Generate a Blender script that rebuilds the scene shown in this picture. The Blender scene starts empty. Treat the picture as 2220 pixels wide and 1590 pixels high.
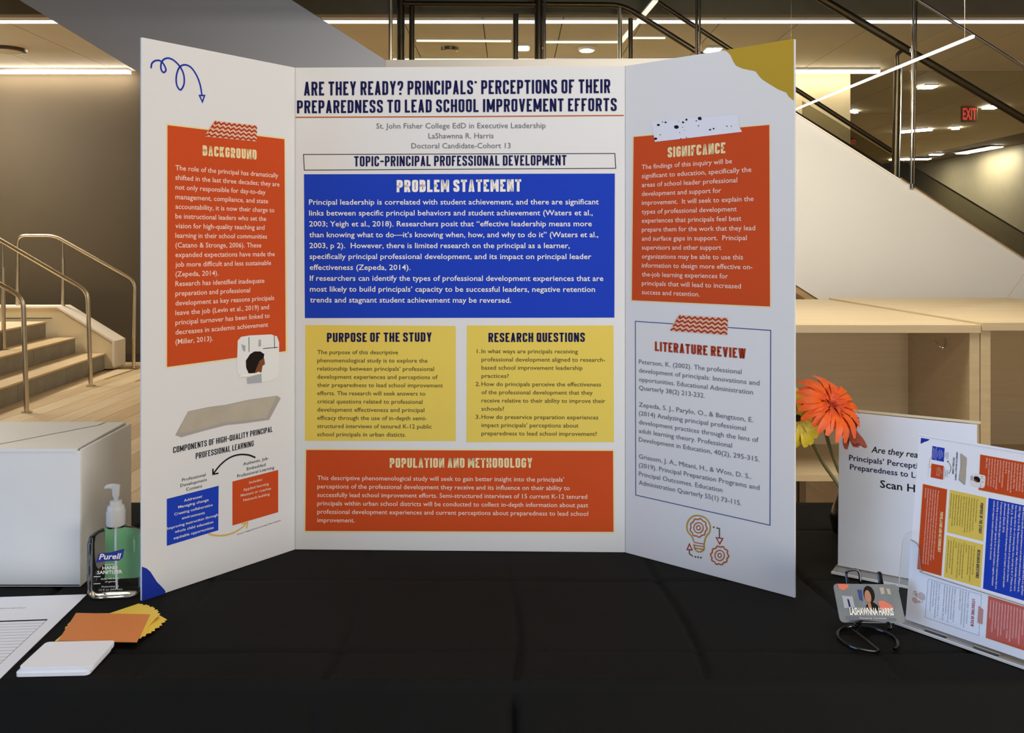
import bpy, bmesh, math, random
from mathutils import Vector, Matrix
random.seed(7)
SC = bpy.context.scene
COL = SC.collection
PI = math.pi

# ---------------------------------------------------------------- camera, world, light
F = 1800.0; CX = 1110.0; HY = 535.0; H = 1.32      # focal length (px), horizon row, camera height (m)
TZ = H - 0.5745                                    # table top
cam = bpy.data.cameras.new('camera'); camo = bpy.data.objects.new('camera', cam); COL.objects.link(camo)
cam.sensor_width = 36.0; cam.lens = F/2220*36.0; cam.shift_y = -(795-HY)/2220
cam.clip_start = 0.05; cam.clip_end = 100
camo.location = (0, 0, H); camo.rotation_euler = (PI/2, 0, 0)
SC.camera = camo
w = bpy.data.worlds.new('world'); SC.world = w; w.use_nodes = True
w.node_tree.nodes['Background'].inputs[0].default_value = (0.86, 0.92, 1.0, 1)
w.node_tree.nodes['Background'].inputs[1].default_value = 0.27
SC.view_settings.view_transform = 'Standard'; SC.view_settings.look = 'None'
SC.view_settings.gamma = 1; SC.view_settings.use_curve_mapping = False
SC.view_settings.exposure = 0.0

def area(name, loc, target, sx, sy, power, color):
    l = bpy.data.lights.new(name, 'AREA'); l.shape = 'RECTANGLE'; l.size = sx; l.size_y = sy
    l.energy = power; l.color = color
    o = bpy.data.objects.new(name, l); COL.objects.link(o); o.location = loc
    d = Vector(target)-Vector(loc); o.rotation_euler = d.to_track_quat('-Z', 'Y').to_euler()
    return o
area('window_light', (-3.2, 0.1, 1.0), (0.35, 1.45, 1.0), 1.8, 1.2, 50, (0.36, 0.58, 1.0))
area('board_fill_light', (1.9, -0.8, 0.95), (-0.15, 1.6, 0.95), 1.6, 1.0, 44, (1.0, 0.99, 0.98))  # unseen low lamp at right front, added to light the board evenly
area('ceiling_light_table', (0.0, 0.85, 2.95), (0.0, 0.95, 0.7), 2.6, .5, 20, (1.0, 0.98, 0.96))
area('stair_fill_light', (1.4, 3.4, 2.93), (2.6, 6.3, 1.6), 2.6, .6, 150, (1.0, 0.97, 0.90))  # unseen lamp added to brighten the stair side
area('steps_fill_light', (-6.3, 8.1, 3.32), (-5.0, 7.7, 0), 1.6, .6, 215, (1.0, 0.95, 0.85))  # lamp added out of view to brighten the floor and steps

# ---------------------------------------------------------------- helpers
def at(u, v, Y): return Vector(((u-CX)/F*Y, Y, H+(HY-v)/F*Y))
def onz(u, v, z=TZ):
    Y = (H-z)*F/(v-HY); return at(u, v, Y)
def lin(h):
    h = h.lstrip('#'); c = [int(h[i:i+2], 16)/255 for i in (0, 2, 4)]
    return tuple((x/12.92 if x <= .04045 else ((x+.055)/1.055)**2.4) for x in c)
_m = {}
def mat(name, hexc, rough=.6, metal=0, var=.0, scale=6, bump=0, emit=0, stretch=None, trans=0, ior=1.45, bscale=None, spec=None):
    if name in _m: return _m[name]
    m = bpy.data.materials.new(name); m.use_nodes = True; nt = m.node_tree; b = nt.nodes['Principled BSDF']
    c = lin(hexc); b.inputs['Roughness'].default_value = rough; b.inputs['Metallic'].default_value = metal
    b.inputs['Base Color'].default_value = (*c, 1)
    if spec is not None: b.inputs['Specular IOR Level'].default_value = spec
    if trans: b.inputs['Transmission Weight'].default_value = trans; b.inputs['IOR'].default_value = ior
    tc = nt.nodes.new('ShaderNodeTexCoord'); mp = nt.nodes.new('ShaderNodeMapping')
    nt.links.new(tc.outputs['Object'], mp.inputs[0])
    if stretch: mp.inputs['Scale'].default_value = stretch
    n = nt.nodes.new('ShaderNodeTexNoise'); n.inputs['Scale'].default_value = scale; n.inputs['Detail'].default_value = 4
    nt.links.new(mp.outputs[0], n.inputs[0])
    if var:
        r = nt.nodes.new('ShaderNodeValToRGB'); e = r.color_ramp.elements
        e[0].position = .3; e[1].position = .7
        e[0].color = (*[max(0, x*(1-var)) for x in c], 1); e[1].color = (*[min(1, x*(1+var)) for x in c], 1)
        nt.links.new(n.outputs[0], r.inputs[0]); nt.links.new(r.outputs[0], b.inputs['Base Color'])
    if bump:
        n2 = nt.nodes.new('ShaderNodeTexNoise'); n2.inputs['Scale'].default_value = bscale or scale*6
        nt.links.new(mp.outputs[0], n2.inputs[0])
        bp = nt.nodes.new('ShaderNodeBump'); bp.inputs['Strength'].default_value = bump; bp.inputs['Distance'].default_value = .01
        nt.links.new(n2.outputs[0], bp.inputs['Height']); nt.links.new(bp.outputs[0], b.inputs['Normal'])
    if emit:
        b.inputs['Emission Color'].default_value = (*c, 1); b.inputs['Emission Strength'].default_value = emit
    _m[name] = m; return m
def glassmat(name, hexc, clear=.9, rough=.03):
    if name in _m: return _m[name]
    m = bpy.data.materials.new(name); m.use_nodes = True; nt = m.node_tree; nt.nodes.clear()
    o = nt.nodes.new('ShaderNodeOutputMaterial'); mix = nt.nodes.new('ShaderNodeMixShader')
    t = nt.nodes.new('ShaderNodeBsdfTransparent'); g = nt.nodes.new('ShaderNodeBsdfGlossy')
    t.inputs[0].default_value = (*lin(hexc), 1); g.inputs['Roughness'].default_value = rough
    fr = nt.nodes.new('ShaderNodeLayerWeight'); fr.inputs[0].default_value = .2
    pw_ = nt.nodes.new('ShaderNodeMath'); pw_.operation = 'POWER'; pw_.inputs[1].default_value = 3.0; nt.links.new(fr.outputs['Facing'], pw_.inputs[0])
    mul = nt.nodes.new('ShaderNodeMath'); mul.operation = 'MULTIPLY_ADD'; mul.inputs[1].default_value = .5; mul.inputs[2].default_value = 1-clear
    nt.links.new(pw_.outputs[0], mul.inputs[0]); nt.links.new(mul.outputs[0], mix.inputs[0])
    nt.links.new(t.outputs[0], mix.inputs[1]); nt.links.new(g.outputs[0], mix.inputs[2]); nt.links.new(mix.outputs[0], o.inputs[0])
    _m[name] = m; return m

class MB:
    def __init__(s): s.v = []; s.f = []
    def add(s, vs, fs):
        k = len(s.v); s.v += [Vector(x) for x in vs]; s.f += [[i+k for i in f] for f in fs]; return s
    def box(s, lo, hi, M=None):
        x0, y0, z0 = lo; x1, y1, z1 = hi
        vs = [Vector(p) for p in ((x0,y0,z0),(x1,y0,z0),(x1,y1,z0),(x0,y1,z0),(x0,y0,z1),(x1,y0,z1),(x1,y1,z1),(x0,y1,z1))]
        if M: vs = [M @ p for p in vs]
        return s.add(vs, [(0,3,2,1),(4,5,6,7),(0,1,5,4),(1,2,6,5),(2,3,7,6),(3,0,4,7)])
    def prism(s, pts, d):                     # closed outline extruded by vector d
        n = len(pts); pts = [Vector(p) for p in pts]; d = Vector(d)
        return s.add(pts+[p+d for p in pts], [list(range(n)), list(range(2*n-1, n-1, -1))] +
                     [((i+1) % n, i, n+i, n+(i+1) % n) for i in range(n)])
    def tube(s, pts, r, seg=12, closed=False, caps=True):
        pts = [Vector(p) for p in pts]; n = len(pts); k = len(s.v)
        rs = r if isinstance(r, (list, tuple)) else [r]*n
        t0 = (pts[1]-pts[0]).normalized(); a = Vector((0, 0, 1)) if abs(t0.z) < .9 else Vector((1, 0, 0))
        nrm = t0.cross(a).normalized()
        for i, p in enumerate(pts):
            if closed: t = (pts[(i+1) % n]-pts[i-1]).normalized()
            elif i == 0: t = t0
            elif i == n-1: t = (pts[-1]-pts[-2]).normalized()
            else: t = ((pts[i+1]-p).normalized()+(p-pts[i-1]).normalized()).normalized()
            nrm = (nrm - t*nrm.dot(t)).normalized(); b = t.cross(nrm)
            for j in range(seg):
                an = 2*PI*j/seg; s.v.append(p+(nrm*math.cos(an)+b*math.sin(an))*rs[i])
        m = n if closed else n-1
        for i in range(m):
            for j in range(seg):
                a0 = k+i*seg; b0 = k+((i+1) % n)*seg
                s.f.append([a0+j, a0+(j+1) % seg, b0+(j+1) % seg, b0+j])
        if caps and not closed:
            s.f.append([k+j for j in range(seg-1, -1, -1)]); s.f.append([k+(n-1)*seg+j for j in range(seg)])
        return s
    def lathe(s, c, prof, seg=24, sx=1, sy=1):      # prof: (r, z)
        c = Vector(c); k = len(s.v)
        for r, z in prof:
            for j in range(seg):
                a = 2*PI*j/seg; s.v.append(c+Vector((r*math.cos(a)*sx, r*math.sin(a)*sy, z)))
        for i in range(len(prof)-1):
            for j in range(seg):
                s.f.append([k+i*seg+j, k+i*seg+(j+1) % seg, k+(i+1)*seg+(j+1) % seg, k+(i+1)*seg+j])
        s.f.append([k+j for j in range(seg-1, -1, -1)]); s.f.append([k+(len(prof)-1)*seg+j for j in range(seg)])
        return s
    def xf(s, M): s.v = [M @ p for p in s.v]; return s

def root(o):
    while o.parent: o = o.parent
    return o
def tag(o, label=None, cat=None, group=None, kind=None):
    if label: o['label'] = label
    if cat: o['category'] = cat
    if group: o['group'] = group
    if kind: o['kind'] = kind
    return o
def thing(name, loc, label, cat, group=None):
    o = bpy.data.objects.new(name, None); COL.objects.link(o); o.location = loc
    o.empty_display_size = .05
    return tag(o, label, cat, group)
def obj(name, mb, m, parent=None, label=None, cat=None, group=None, kind=None, smooth=False, bevel=0, origin=None):
    me = bpy.data.meshes.new(name)
    off = Vector(root(parent).location) if parent else Vector(origin or (0, 0, 0))
    me.from_pydata([tuple(p-off) for p in mb.v], [], mb.f); me.update()
    if smooth:
        me.polygons.foreach_set('use_smooth', [True]*len(me.polygons))
        try: me.set_sharp_from_angle(angle=math.radians(35))
        except Exception: pass
    me.materials.append(m)
    o = bpy.data.objects.new(name, me); COL.objects.link(o)
    if parent: o.parent = parent
    else: o.location = off
    if bevel:
        b = o.modifiers.new('bevel', 'BEVEL'); b.width = bevel; b.segments = 2; b.limit_method = 'ANGLE'
    return tag(o, label, cat, group, kind)
def fillet(pts, r, n=6):
    pts = [Vector(p) for p in pts]; out = [pts[0]]
    for i in range(1, len(pts)-1):
        p = pts[i]; a = pts[i-1]-p; b = pts[i+1]-p
        rr = min(r, a.length*.45, b.length*.45); A = p+a.normalized()*rr; B = p+b.normalized()*rr
        for k in range(n+1):
            t = k/n; out.append(A*(1-t)**2+p*2*t*(1-t)+B*t*t)
    out.append(pts[-1]); return out
def spline(P, n=8):
    P = [Vector(p) for p in P]; Q = [P[0]*2-P[1]]+P+[P[-1]*2-P[-2]]; out = []
    for i in range(1, len(Q)-2):
        for k in range(n):
            t = k/n; a, b, c, d = Q[i-1:i+3]
            out.append(.5*((2*b)+(c-a)*t+(2*a-5*b+4*c-d)*t*t+(3*b-a-3*c+d)*t**3))
    out.append(P[-1]); return out

# materials
M_BROWN = mat('brown_wall_paint', '#4d402a', .75, var=.04, scale=2)
M_CREAM = mat('cream_wall_paint', '#e6d6b0', .7, var=.02)
M_WHITE_PANEL = mat('off_white_stair_paint', '#d8d2c6', .6, var=.015, scale=1.5)
M_GREY_PANEL = mat('grey_stair_side', '#bfc1c6', .65, var=.015, scale=1.5)  # greyer tone for the side of the rising flight
M_CEIL = mat('ceiling_panel_paint', '#cfc4ac', .7, var=.03, scale=2)
M_JOINT = mat('joint_dark', '#5a4c36', .8)
M_DARKCEIL = mat('dark_bulkhead_paint', '#7a6f58', .75, var=.05)
M_PLANK = [mat('maple_plank_a', '#d2b88e', .5, var=.10, scale=3, stretch=(6, .6, 1)),
           mat('maple_plank_b', '#c6ab80', .5, var=.10, scale=3, stretch=(6, .6, 1)),
           mat('maple_plank_c', '#d9c29b', .5, var=.08, scale=3, stretch=(6, .6, 1))]
M_MAPLE = mat('maple_veneer', '#c6b089', .45, var=.05, scale=4, stretch=(.6, 3, 14))
M_MAPLE_IN = mat('maple_veneer_inside', '#a98a5c', .5, var=.08, scale=4, stretch=(.6, 3, 16))
M_RISER = mat('grey_stone_riser', '#8c877d', .7, var=.10, scale=7)
M_STEEL = mat('brushed_warm_steel', '#d9cbb0', .3, metal=1, var=.03)
M_DARKMETAL = mat('dark_bronze_metal', '#5a4c3a', .35, metal=.9, var=.04)
M_CHROME = mat('polished_chrome', '#d8d6d0', .12, metal=1)
M_WIRE = mat('black_nickel_wire', '#3c3c3c', .2, metal=1)
M_LED = mat('led_diffuser', '#fff4e2', .5, emit=34)
M_LED2 = mat('led_diffuser_soft', '#fbeee0', .5, emit=2.0)
M_LEDF = mat('far_lamp_glow', '#fff4e0', .5, emit=70)
M_GLASS = glassmat('clear_guard_glass', '#fafcfa', .99)
M_REFL_BAND = glassmat('reflection_band_glass', '#cfccc0', .99)
M_ACRYL = glassmat('clear_acrylic', '#fcfdfe', .994)
M_ACRYLG = mat('frosted_acrylic_edge', '#e8e9ea', .3)
M_ACRYLB = mat('grey_clear_acrylic_base', '#8b8d90', .2, var=.03)
M_CLOTH = mat('black_table_linen', '#161615', .85, var=.08, scale=9, bump=.1, bscale=900, spec=.12)
M_BOARD = mat('white_foam_board', '#e0dfdd', .75, var=.01, scale=2)
M_PAPER = mat('white_paper', '#f0f2fa', .6, var=.01)
M_CARD = mat('white_card_stock', '#f4f5fa', .5, var=.01)
M_BOX = mat('white_carton', '#e2dfd7', .45, var=.025, scale=5)
M_BLACK = mat('inner_shade', '#0b0a09', .9)
_mat = mat
def mat(n, h, rough=.5, **k): return _mat(n, h, .75, spec=.15, **k)
P = {  # printing inks
 'red': mat('red_ink', '#c94c1f', .5, var=.03), 'blue': mat('blue_ink', '#1c3fb8', .5, var=.02),
 'yellow': mat('yellow_ink', '#e6cb5c', .5, var=.02), 'navy': mat('navy_ink', '#181a4e', .5),
 'white': mat('white_ink', '#f3eee4', .5), 'pale': mat('pale_cream_ink', '#ecd9a4', .5),
 'pink': mat('pale_pink_ink', '#f3d4c4', .5), 'black': mat('black_ink', '#16181d', .5),
 'grey': mat('grey_ink', '#6c7078', .5), 'brown': mat('dark_olive_ink', '#5c5230', .5),
 'ochre': mat('ochre_ink', '#b5962f', .5, var=.03), 'orange': mat('orange_ink', '#b8622a', .5),
 'rust': mat('rust_ink', '#a83a1c', .5), 'tape': mat('washi_tape_ink', '#e8b89c', .5),
 'torn': mat('grey_torn_paper_ink', '#b5ab99', .5, var=.06, scale=30), 'shade': mat('printed_shadow_ink', '#a8a29a', .5),
 'line': mat('outline_navy_ink', '#3b4a86', .5), 'hair': mat('dark_hair_ink', '#1d1512', .6), 'skin': mat('brown_skin_ink', '#7c4a2c', .6),
 'sky': mat('pale_photo_ink', '#e6e6e2', .5), 'mid': mat('mid_grey_ink', '#a9abb0', .5), 'strip': mat('pale_blue_tape_ink', '#e2e3ea', .5),
 'gold': mat('gold_arrow_ink', '#d8b25a', .5), 'deepblue': mat('deep_blue_ink', '#1c34a0', .5)}
mat = _mat

# ================================================================ SETTING
CZ = H+2.03                    # lower ceiling height
def box_s(name, lo, hi, m, label=None, kind='structure'):
    return obj(name, MB().box(lo, hi), m, kind=kind, label=label)
floor = box_s('floor', (-8.2, -3, -.12), (10.2, 22.2, -.012), mat('floor_maple', '#c9af85', .5, var=.12, scale=3, stretch=(6, .6, 1)), 'light maple plank floor')
# planks laid one by one where they can be told apart
pw, pl = .185, 2.0
pm = []
for k in range(3):
    mb = MB().box((-pw/2+.0025, -pl/2+.0025, -.012), (pw/2-.0025, pl/2-.0025, 0))
    me = bpy.data.meshes.new('plank'); me.from_pydata([tuple(v) for v in mb.v], [], mb.f); me.materials.append(M_PLANK[k]); pm.append(me)
for i in range(26):
    for j in range(5):
        X = -6.2+i*pw; Yc = 1.4+pl/2+j*pl-(0 if i % 2 else .9)-(i*.37 % .6)
        if Yc+pl/2 > 9.6: continue
        o = bpy.data.objects.new('plank', pm[(i*7+j*3+i//3) % 3]); COL.objects.link(o); o.parent = floor; o.location = (X, Yc, 0)
obj('plank_field', MB().box((-1.5, -3, -.012), (10.2, 22.2, 0)), M_PLANK[0], floor, kind='stuff')
obj('plank_field', MB().box((-8.2, -3, -.012), (-6.3, 9.6, 0)), M_PLANK[1], floor, kind='stuff')
box_s('wall_far_left', (-8.2, 9.6, -.1), (-3.2, 9.8, CZ), M_BROWN, 'dark brown painted wall behind the handrails')
box_s('wall_far_middle', (-3.2, 9.62, -.1), (at(1845, 300, 9.6).x, 9.82, CZ), M_CREAM, 'cream wall lit by a strip light')
box_s('wall_left', (-8.4, -3, -.1), (-8.2, 9.8, 5.7), M_BROWN)
box_s('wall_right', (10.2, -3, -.1), (10.4, 22.2, 5.7), mat('olive_wall_paint', '#7d755e', .7, var=.04))
box_s('wall_end', (3.0, 22.0, -.1), (10.4, 22.2, CZ), mat('olive_end_wall', '#857b62', .7, var=.06, scale=1.2), 'dim olive wall at the end of the hall')
box_s('baseboard_left', (-8.2, 9.575, 0), (-3.2, 9.6, .085), mat('dark_baseboard', '#3b3022', .5))
ceil = box_s('ceiling', (-8.2, 7.35, CZ+.02), (10.2, 22.2, CZ+.2), M_JOINT, 'lower ceiling of long tan panels')
cpm = bpy.data.meshes.new('ceiling_panel'); mb = MB().box((-.354, -1.12, -.02), (.354, 1.12, 0)); cpm.from_pydata([tuple(v) for v in mb.v], [], mb.f); cpm.materials.append(M_CEIL)
for i in range(25):
    o = bpy.data.objects.new('ceiling_panel', cpm); COL.objects.link(o); o.parent = ceil; o.location = (-7.79+i*.717, 7.35+1.125, CZ+.02)
cpm2 = bpy.data.meshes.new('ceiling_panel'); mb = MB().box((-.71, -1.5, -.02), (.71, 1.5, 0)); cpm2.from_pydata([tuple(v) for v in mb.v], [], mb.f); cpm2.materials.append(mat('hall_ceiling_paint', '#b5a98a', .7, var=.04, scale=1))
for i in range(4):
    for j in range(4):
        o = bpy.data.objects.new('ceiling_panel', cpm2); COL.objects.link(o); o.parent = ceil; o.location = (4.1+i*1.43, 9.62+1.51+j*3.02, CZ+.02)
box_s('trim_1', (-8.2, 7.25, CZ), (10.2, 7.35, 5.7), M_DARKCEIL, 'dark bulkhead above the lower ceiling edge')
box_s('shade_ceiling', (-8.4, -3, 3.0), (10.4, 5.55, 3.15), M_CEIL, 'lower ceiling over the display table')  # slab added out of view to darken the upper grey stair side
box_s('ceiling_high', (-8.4, -3, 5.7), (10.4, 7.35, 5.85), M_DARKCEIL, 'dark upper ceiling')

def lamp_strip(pts, wd, label, z=CZ, emit=M_LED, drop=.02, name='linear_ceiling_light', group=None):
    pts = [Vector((p.x, p.y, z-drop/2)) for p in pts]
    r = thing(name, (pts[0].x, pts[0].y, z), label, 'ceiling light', group)
    a = MB(); b = MB()
    for p, q in zip(pts[:-1], pts[1:]):
        d = (q-p).normalized(); s = Vector((-d.y, d.x, 0))*wd/2
        for mbx, k, z0, z1 in ((a, 1.35, 0, drop*.5), (b, 1.0, -drop*.5-.002, 0)):
            mbx.prism([p+s*k+Vector((0, 0, z0)), q+s*k+Vector((0, 0, z0)), q-s*k+Vector((0, 0, z0)), p-s*k+Vector((0, 0, z0))], (0, 0, z1-z0))
    obj('housing', a, M_ACRYLG, r); obj('diffuser', b, emit, r)
    return r
def cy(u, v, z=CZ): return onz2(u, v, z)
def onz2(u, v, z):
    Y = (z-H)*F/(HY-v); return at(u, v, Y)
lamp_strip([Vector((-7.5, 9.47, 0)), Vector((at(281, 150, 9.47).x, 9.47, 0))], .07, 'bright linear ceiling light grazing the top of the brown wall', drop=.05)
lamp_strip([Vector((-1.0, 9.45, 0)), Vector((at(1905, 150, 9.45).x, 9.45, 0))], .07, 'bright linear ceiling light above the cream wall at right', drop=.05, emit=mat('led_diffuser_right', '#fff0d8', .5, emit=14))
lamp_strip([Vector((-7.5, 7.44, 0)), Vector((9.5, 7.44, 0))], .06, 'long soft linear light along the edge of the lower ceiling', emit=M_LED2)
lamp_strip([onz2(850, 126, CZ), onz2(1545, 127, CZ)], .04, 'linear ceiling light just above the landing edge, nearest the cream wall', emit=mat('dim_line_glow', '#fbeede', .5, emit=1.1))  # line reflected in the far glass, added as a glowing strip
lamp_strip([onz2(903, 85, CZ), onz2(1108, 86, CZ)], .03, 'short thin linear light above the left of the stair landing', emit=mat('dim_line_glow', '#fbeede', .5, emit=1.1))  # another reflected line, put in as a thin glowing strip
lamp_strip([onz2(1170, 88, CZ), onz2(1346, 88, CZ), onz2(1421, -2, CZ)], .04, 'bent linear light turning upward above the right of the stair landing', emit=mat('dim_line_glow', '#fbeede', .5, emit=1.1))  # zigzag light reflected in glass, added here as a strip
lamp_strip([onz2(1372, 79, CZ), onz2(1442, 79, CZ)], .03, 'shortest linear light behind the descending dark rails', emit=mat('dim_line_glow', '#fbeede', .5, emit=1.1))
for u, v, lb, m in ((975, 104, 'small unlit round downlight above the stair landing', M_CEIL), (1272, 104, 'glowing round downlight above the stair landing', M_LEDF), (20, 106, 'round ceiling speaker near the brown wall at far left', M_CEIL)):
    p = onz2(u, v, CZ); r = thing('round_downlight' if u > 100 else 'ceiling_speaker', (p.x, p.y, CZ), lb, 'downlight' if u > 100 else 'speaker')
    rr = .085 if u > 100 else .16
    obj('ring', MB().lathe((p.x, p.y, CZ-.03), [(rr*.8, 0), (rr, .004), (rr*1.05, .03)], 28), M_DARKMETAL if u < 1000 else M_ACRYLG, r, smooth=True)
    obj('lens', MB().lathe((p.x, p.y, CZ-.034), [(rr*.76, 0), (rr*.8, .006)], 28), m, r)
for u, v, lb in ((1130, 102, 'square recessed downlight between the dark landing posts'), (1545, 106, 'square recessed downlight just above the blue-grey side panel')):
    p = onz2(u, v, CZ); r = thing('square_downlight', (p.x, p.y, CZ), lb, 'downlight')
    obj('frame', MB().box((p.x-.085, p.y-.1, CZ-.015), (p.x+.085, p.y+.1, CZ)), M_ACRYLG, r); obj('lens', MB().box((p.x-.07, p.y-.085, CZ-.019), (p.x+.07, p.y+.085, CZ-.015)), M_LEDF, r)
for seg, lb in ((((1996, 187), (2026, 187)), 'highest of the hall lamps, right of the chrome post'),
            (((1845, 241), (1854, 240)), 'tiny hall lamp at the edge of the cream wall'), (((1950, 285), (2017, 279)), 'long hall lamp crossing the chrome post'),
            (((2063, 277), (2080, 276)), 'short hall lamp below left of the red sign'), (((2138, 231), (2163, 231)), 'hall lamp right of the red sign'),
            (((2083, 332), (2163, 317)), 'long slanting hall lamp below the red sign'), (((1931, 361), (2015, 344)), 'lowest long hall lamp, crossing both posts'), (((2026, 335), (2033, 333)), 'small hall lamp beside the lowest long one')):
    a_, b_ = seg; p = onz2(*a_, CZ); q = onz2(*b_, CZ)
    if p.y > 19.2: k = 19.2/p.y; p = Vector((p.x*k, 19.2, p.z))
    if q.y > 19.2: k = 19.2/q.y; q = Vector((q.x*k, 19.2, q.z))
    lamp_strip([p, q], .16 if p.y < 11 else .22, lb, emit=M_LEDF, name='hall_lamp', group='lamps in the dim hall')
for i, (u, v) in enumerate(((2134, 481), (2155, 479), (2176, 478), (2200, 472))):
    p = at(u, v, 21.95); obj('wall_lamp', MB().box((p.x-.07, 21.9, p.z-.06), (p.x+.07, 22.0, p.z+.06)), M_LEDF, label='%s small wall lamp at the end of the hall' % ('leftmost', 'second from left', 'third from left', 'rightmost')[i], cat='wall lamp', group='wall lamps at the end of the hall', origin=(p.x, 22, p.z), bevel=.01)

# ---------------------------------------------------------------- reflection streak at right, added as a glowing bar
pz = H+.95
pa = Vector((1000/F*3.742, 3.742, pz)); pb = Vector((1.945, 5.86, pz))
sl = thing('reflection_streak', ((pa+pb)/2), 'slim bright suspended light slanting across in front of the stair', 'pendant light')
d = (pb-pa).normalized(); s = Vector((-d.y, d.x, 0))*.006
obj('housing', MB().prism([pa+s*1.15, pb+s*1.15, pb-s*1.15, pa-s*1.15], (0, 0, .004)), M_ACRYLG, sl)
obj('diffuser', MB().prism([pa+s+Vector((0, 0, -.008)), pb+s+Vector((0, 0, -.008)), pb-s+Vector((0, 0, -.008)), pa-s+Vector((0, 0, -.008))], (0, 0, .008)), mat('streak_glow', '#fff6e4', .5, emit=3), sl)
for q in (pa.lerp(pb, .03), pa.lerp(pb, .97)): obj('cable', MB().tube([q+Vector((0, 0, .004)), Vector((q.x, q.y, 3.0 if q.y < 5.5 else 5.7))], .0006, 6), M_STEEL, sl)  # cables added to hang the made-up bar

# ---------------------------------------------------------------- main stair
YS = 6.3; YB = 7.15
st = thing('staircase', (2.0, 7.0, 0), 'large straight staircase with a pale solid side, landing behind the board', 'staircase')
def px(pts, Y): return [at(u, v, Y) for u, v in pts]
up = lambda x: 130-(835-x)*.641
left_poly = [(835, 130), (-148, up(-148)), (-778, 5-828*.61), (50, 5), (305, 160), (835, 484), (835, 300)]
obj('side_panel', MB().prism(px(left_poly, YS), (0, .12, 0)), M_GREY_PANEL, st, label='grey side of the rising flight at left')
mid_poly = [(835.5, 130), (835.5, 484), (854, 495), (1531, 495), (1531, 126)]
mid_poly = [(835.5, 130), (1536, 126), (1536, 498), (1531, 495), (854, 495), (835.5, 484)]
obj('side_panel', MB().prism(px(mid_poly, YS), (0, .12, 0)), M_WHITE_PANEL, st)
rt = lambda x: 245+(x-1725)*.636
rb = lambda x: 618+(x-1725)*.636
right_poly = [(1536.5, rt(1536)), (2772, rt(2772)), (2772, 911), (2186, 911), (1536.5, rb(1536))]
obj('side_panel', MB().prism(px(right_poly, YS), (0, .12, 0)), M_WHITE_PANEL, st, label='cream side of the descending flight at right')
obj('edge_cap', MB().prism([at(1536, rt(1536)-1, YS-.01), at(2600, rt(2600)-1, YS-.01), at(2600, rt(2600)+2.2, YS-.01), at(1536, rt(1536)+2.2, YS-.01)], (0, .14, 0)), mat('cream_cap', '#efe3cf', .5), st)
obj('stringer_edge', MB().prism([at(1536, rb(1536), YS+.02), at(2150, rb(2150), YS+.02), at(2150, rb(2150)+17, YS+.02), at(1536, rb(1536)+17, YS+.02)], (0, .14, 0)), M_MAPLE_IN, st)
obj('side_panel', MB().prism([p+Vector((0, YB-YS, 0)) for p in px(right_poly, YS)], (0, .1, 0)), M_WHITE_PANEL, st, label='far side of the descending flight')
# panel joint at far right
obj('panel_joint', MB().tube([at(2176, 655, YS-.001), at(2222, 590, YS-.001)], .003, 4), mat('joint_tan', '#cdb89a', .6), st)
zl = at(1000, 130, YS).z-.25
obj('landing_slab', MB().box((at(835, 0, YS).x, YS+.12, zl-.25), (at(1536, 0, YS).x, YB, zl)), M_WHITE_PANEL, st)
run, rise = .28, .28*.636
x0 = at(1536, 0, YS).x
tm = M_PLANK[1]
for k in range(15):
    X = x0+k*run; z = zl-(k+1)*rise
    if z < .1: break
    obj('tread', MB().box((X, YS+.12, z-.04), (X+run+.02, YB, z)), tm, st)
    obj('riser', MB().box((X, YS+.12, z), (X+.02, YB, z+rise-.04)), M_RISER, st)
xl0 = at(835, 0, YS).x
for k in range(16):
    X = xl0-k*run; z = zl+(k+1)*rise
    if z > 4.6: break
    obj('tread', MB().box((X-run-.02, YS+.12, z-.04), (X, YB, z)), tm, st)
    obj('riser', MB().box((X-.02, YS+.12, z-rise), (X, YB, z-.04)), M_RISER, st)

# near glass guard
gb = thing('glass_guard', (2.0, YS+.06, 0), 'clear glass guard on the near edge of the stair with slim chrome posts', 'railing')
YG = YS+.06
def gpanel(poly, m=M_GLASS, par=gb, Y=YG): obj('glass_panel', MB().prism(px(poly, Y), (0, .012, 0)), m, par)
gt = lambda x: max(-300, 0+(x-1985)*.63)
gpanel([(852, 132), (1176, 132), (1176, -280), (852, -280)])
gpanel([(1184, 132), (1506, 132), (1506, -280), (1184, -280)])
gpanel([(1522, rt(1522)+3), (1974, rt(1974)+3), (1974, gt(1974)), (1522, gt(1522))])
gpanel([(1986, rt(1986)+3), (2600, rt(2600)+3), (2600, gt(2600)), (1986, gt(1986))])
obj('top_cap', MB().tube([at(1522, gt(1522)-3, YG+.006), at(2600, gt(2600)-3, YG+.006)], .012, 10), M_CHROME, gb, smooth=True)
obj('top_cap', MB().tube([at(848, -282, YG+.006), at(1513, -282, YG+.006)], .012, 10), M_CHROME, gb, smooth=True)
for u, vb, vt, r, m in ((847, 132, -290, .016, M_STEEL), (1180, 132, -290, .013, M_CHROME), (1510, 132, -290, .011, M_DARKMETAL), (1517, 132, -290, .009, M_CHROME), (1977, 408, -12, .009, M_CHROME), (1983, 412, -8, .007, M_DARKMETAL), (1951, 396, 145, .006, M_CHROME)):
    obj('post', MB().tube([at(u-(2 if u > 1900 else 0), vb, YG+.02), at(u+(4 if u > 1900 else 0), vt, YG+.02)], r, 10), m, gb, smooth=True)
obj('base_rail', MB().tube([at(1952, 388, YS-.0), at(2600, 388+648*.641, YS-.0)], .013, 10), M_STEEL, gb, smooth=True)
for u, v in ((1977, 403),): obj('clamp', MB().tube([at(u, v-4, YS-.02), at(u, v+5, YS-.02)], .018, 10), M_CHROME, gb, smooth=True)
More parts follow.
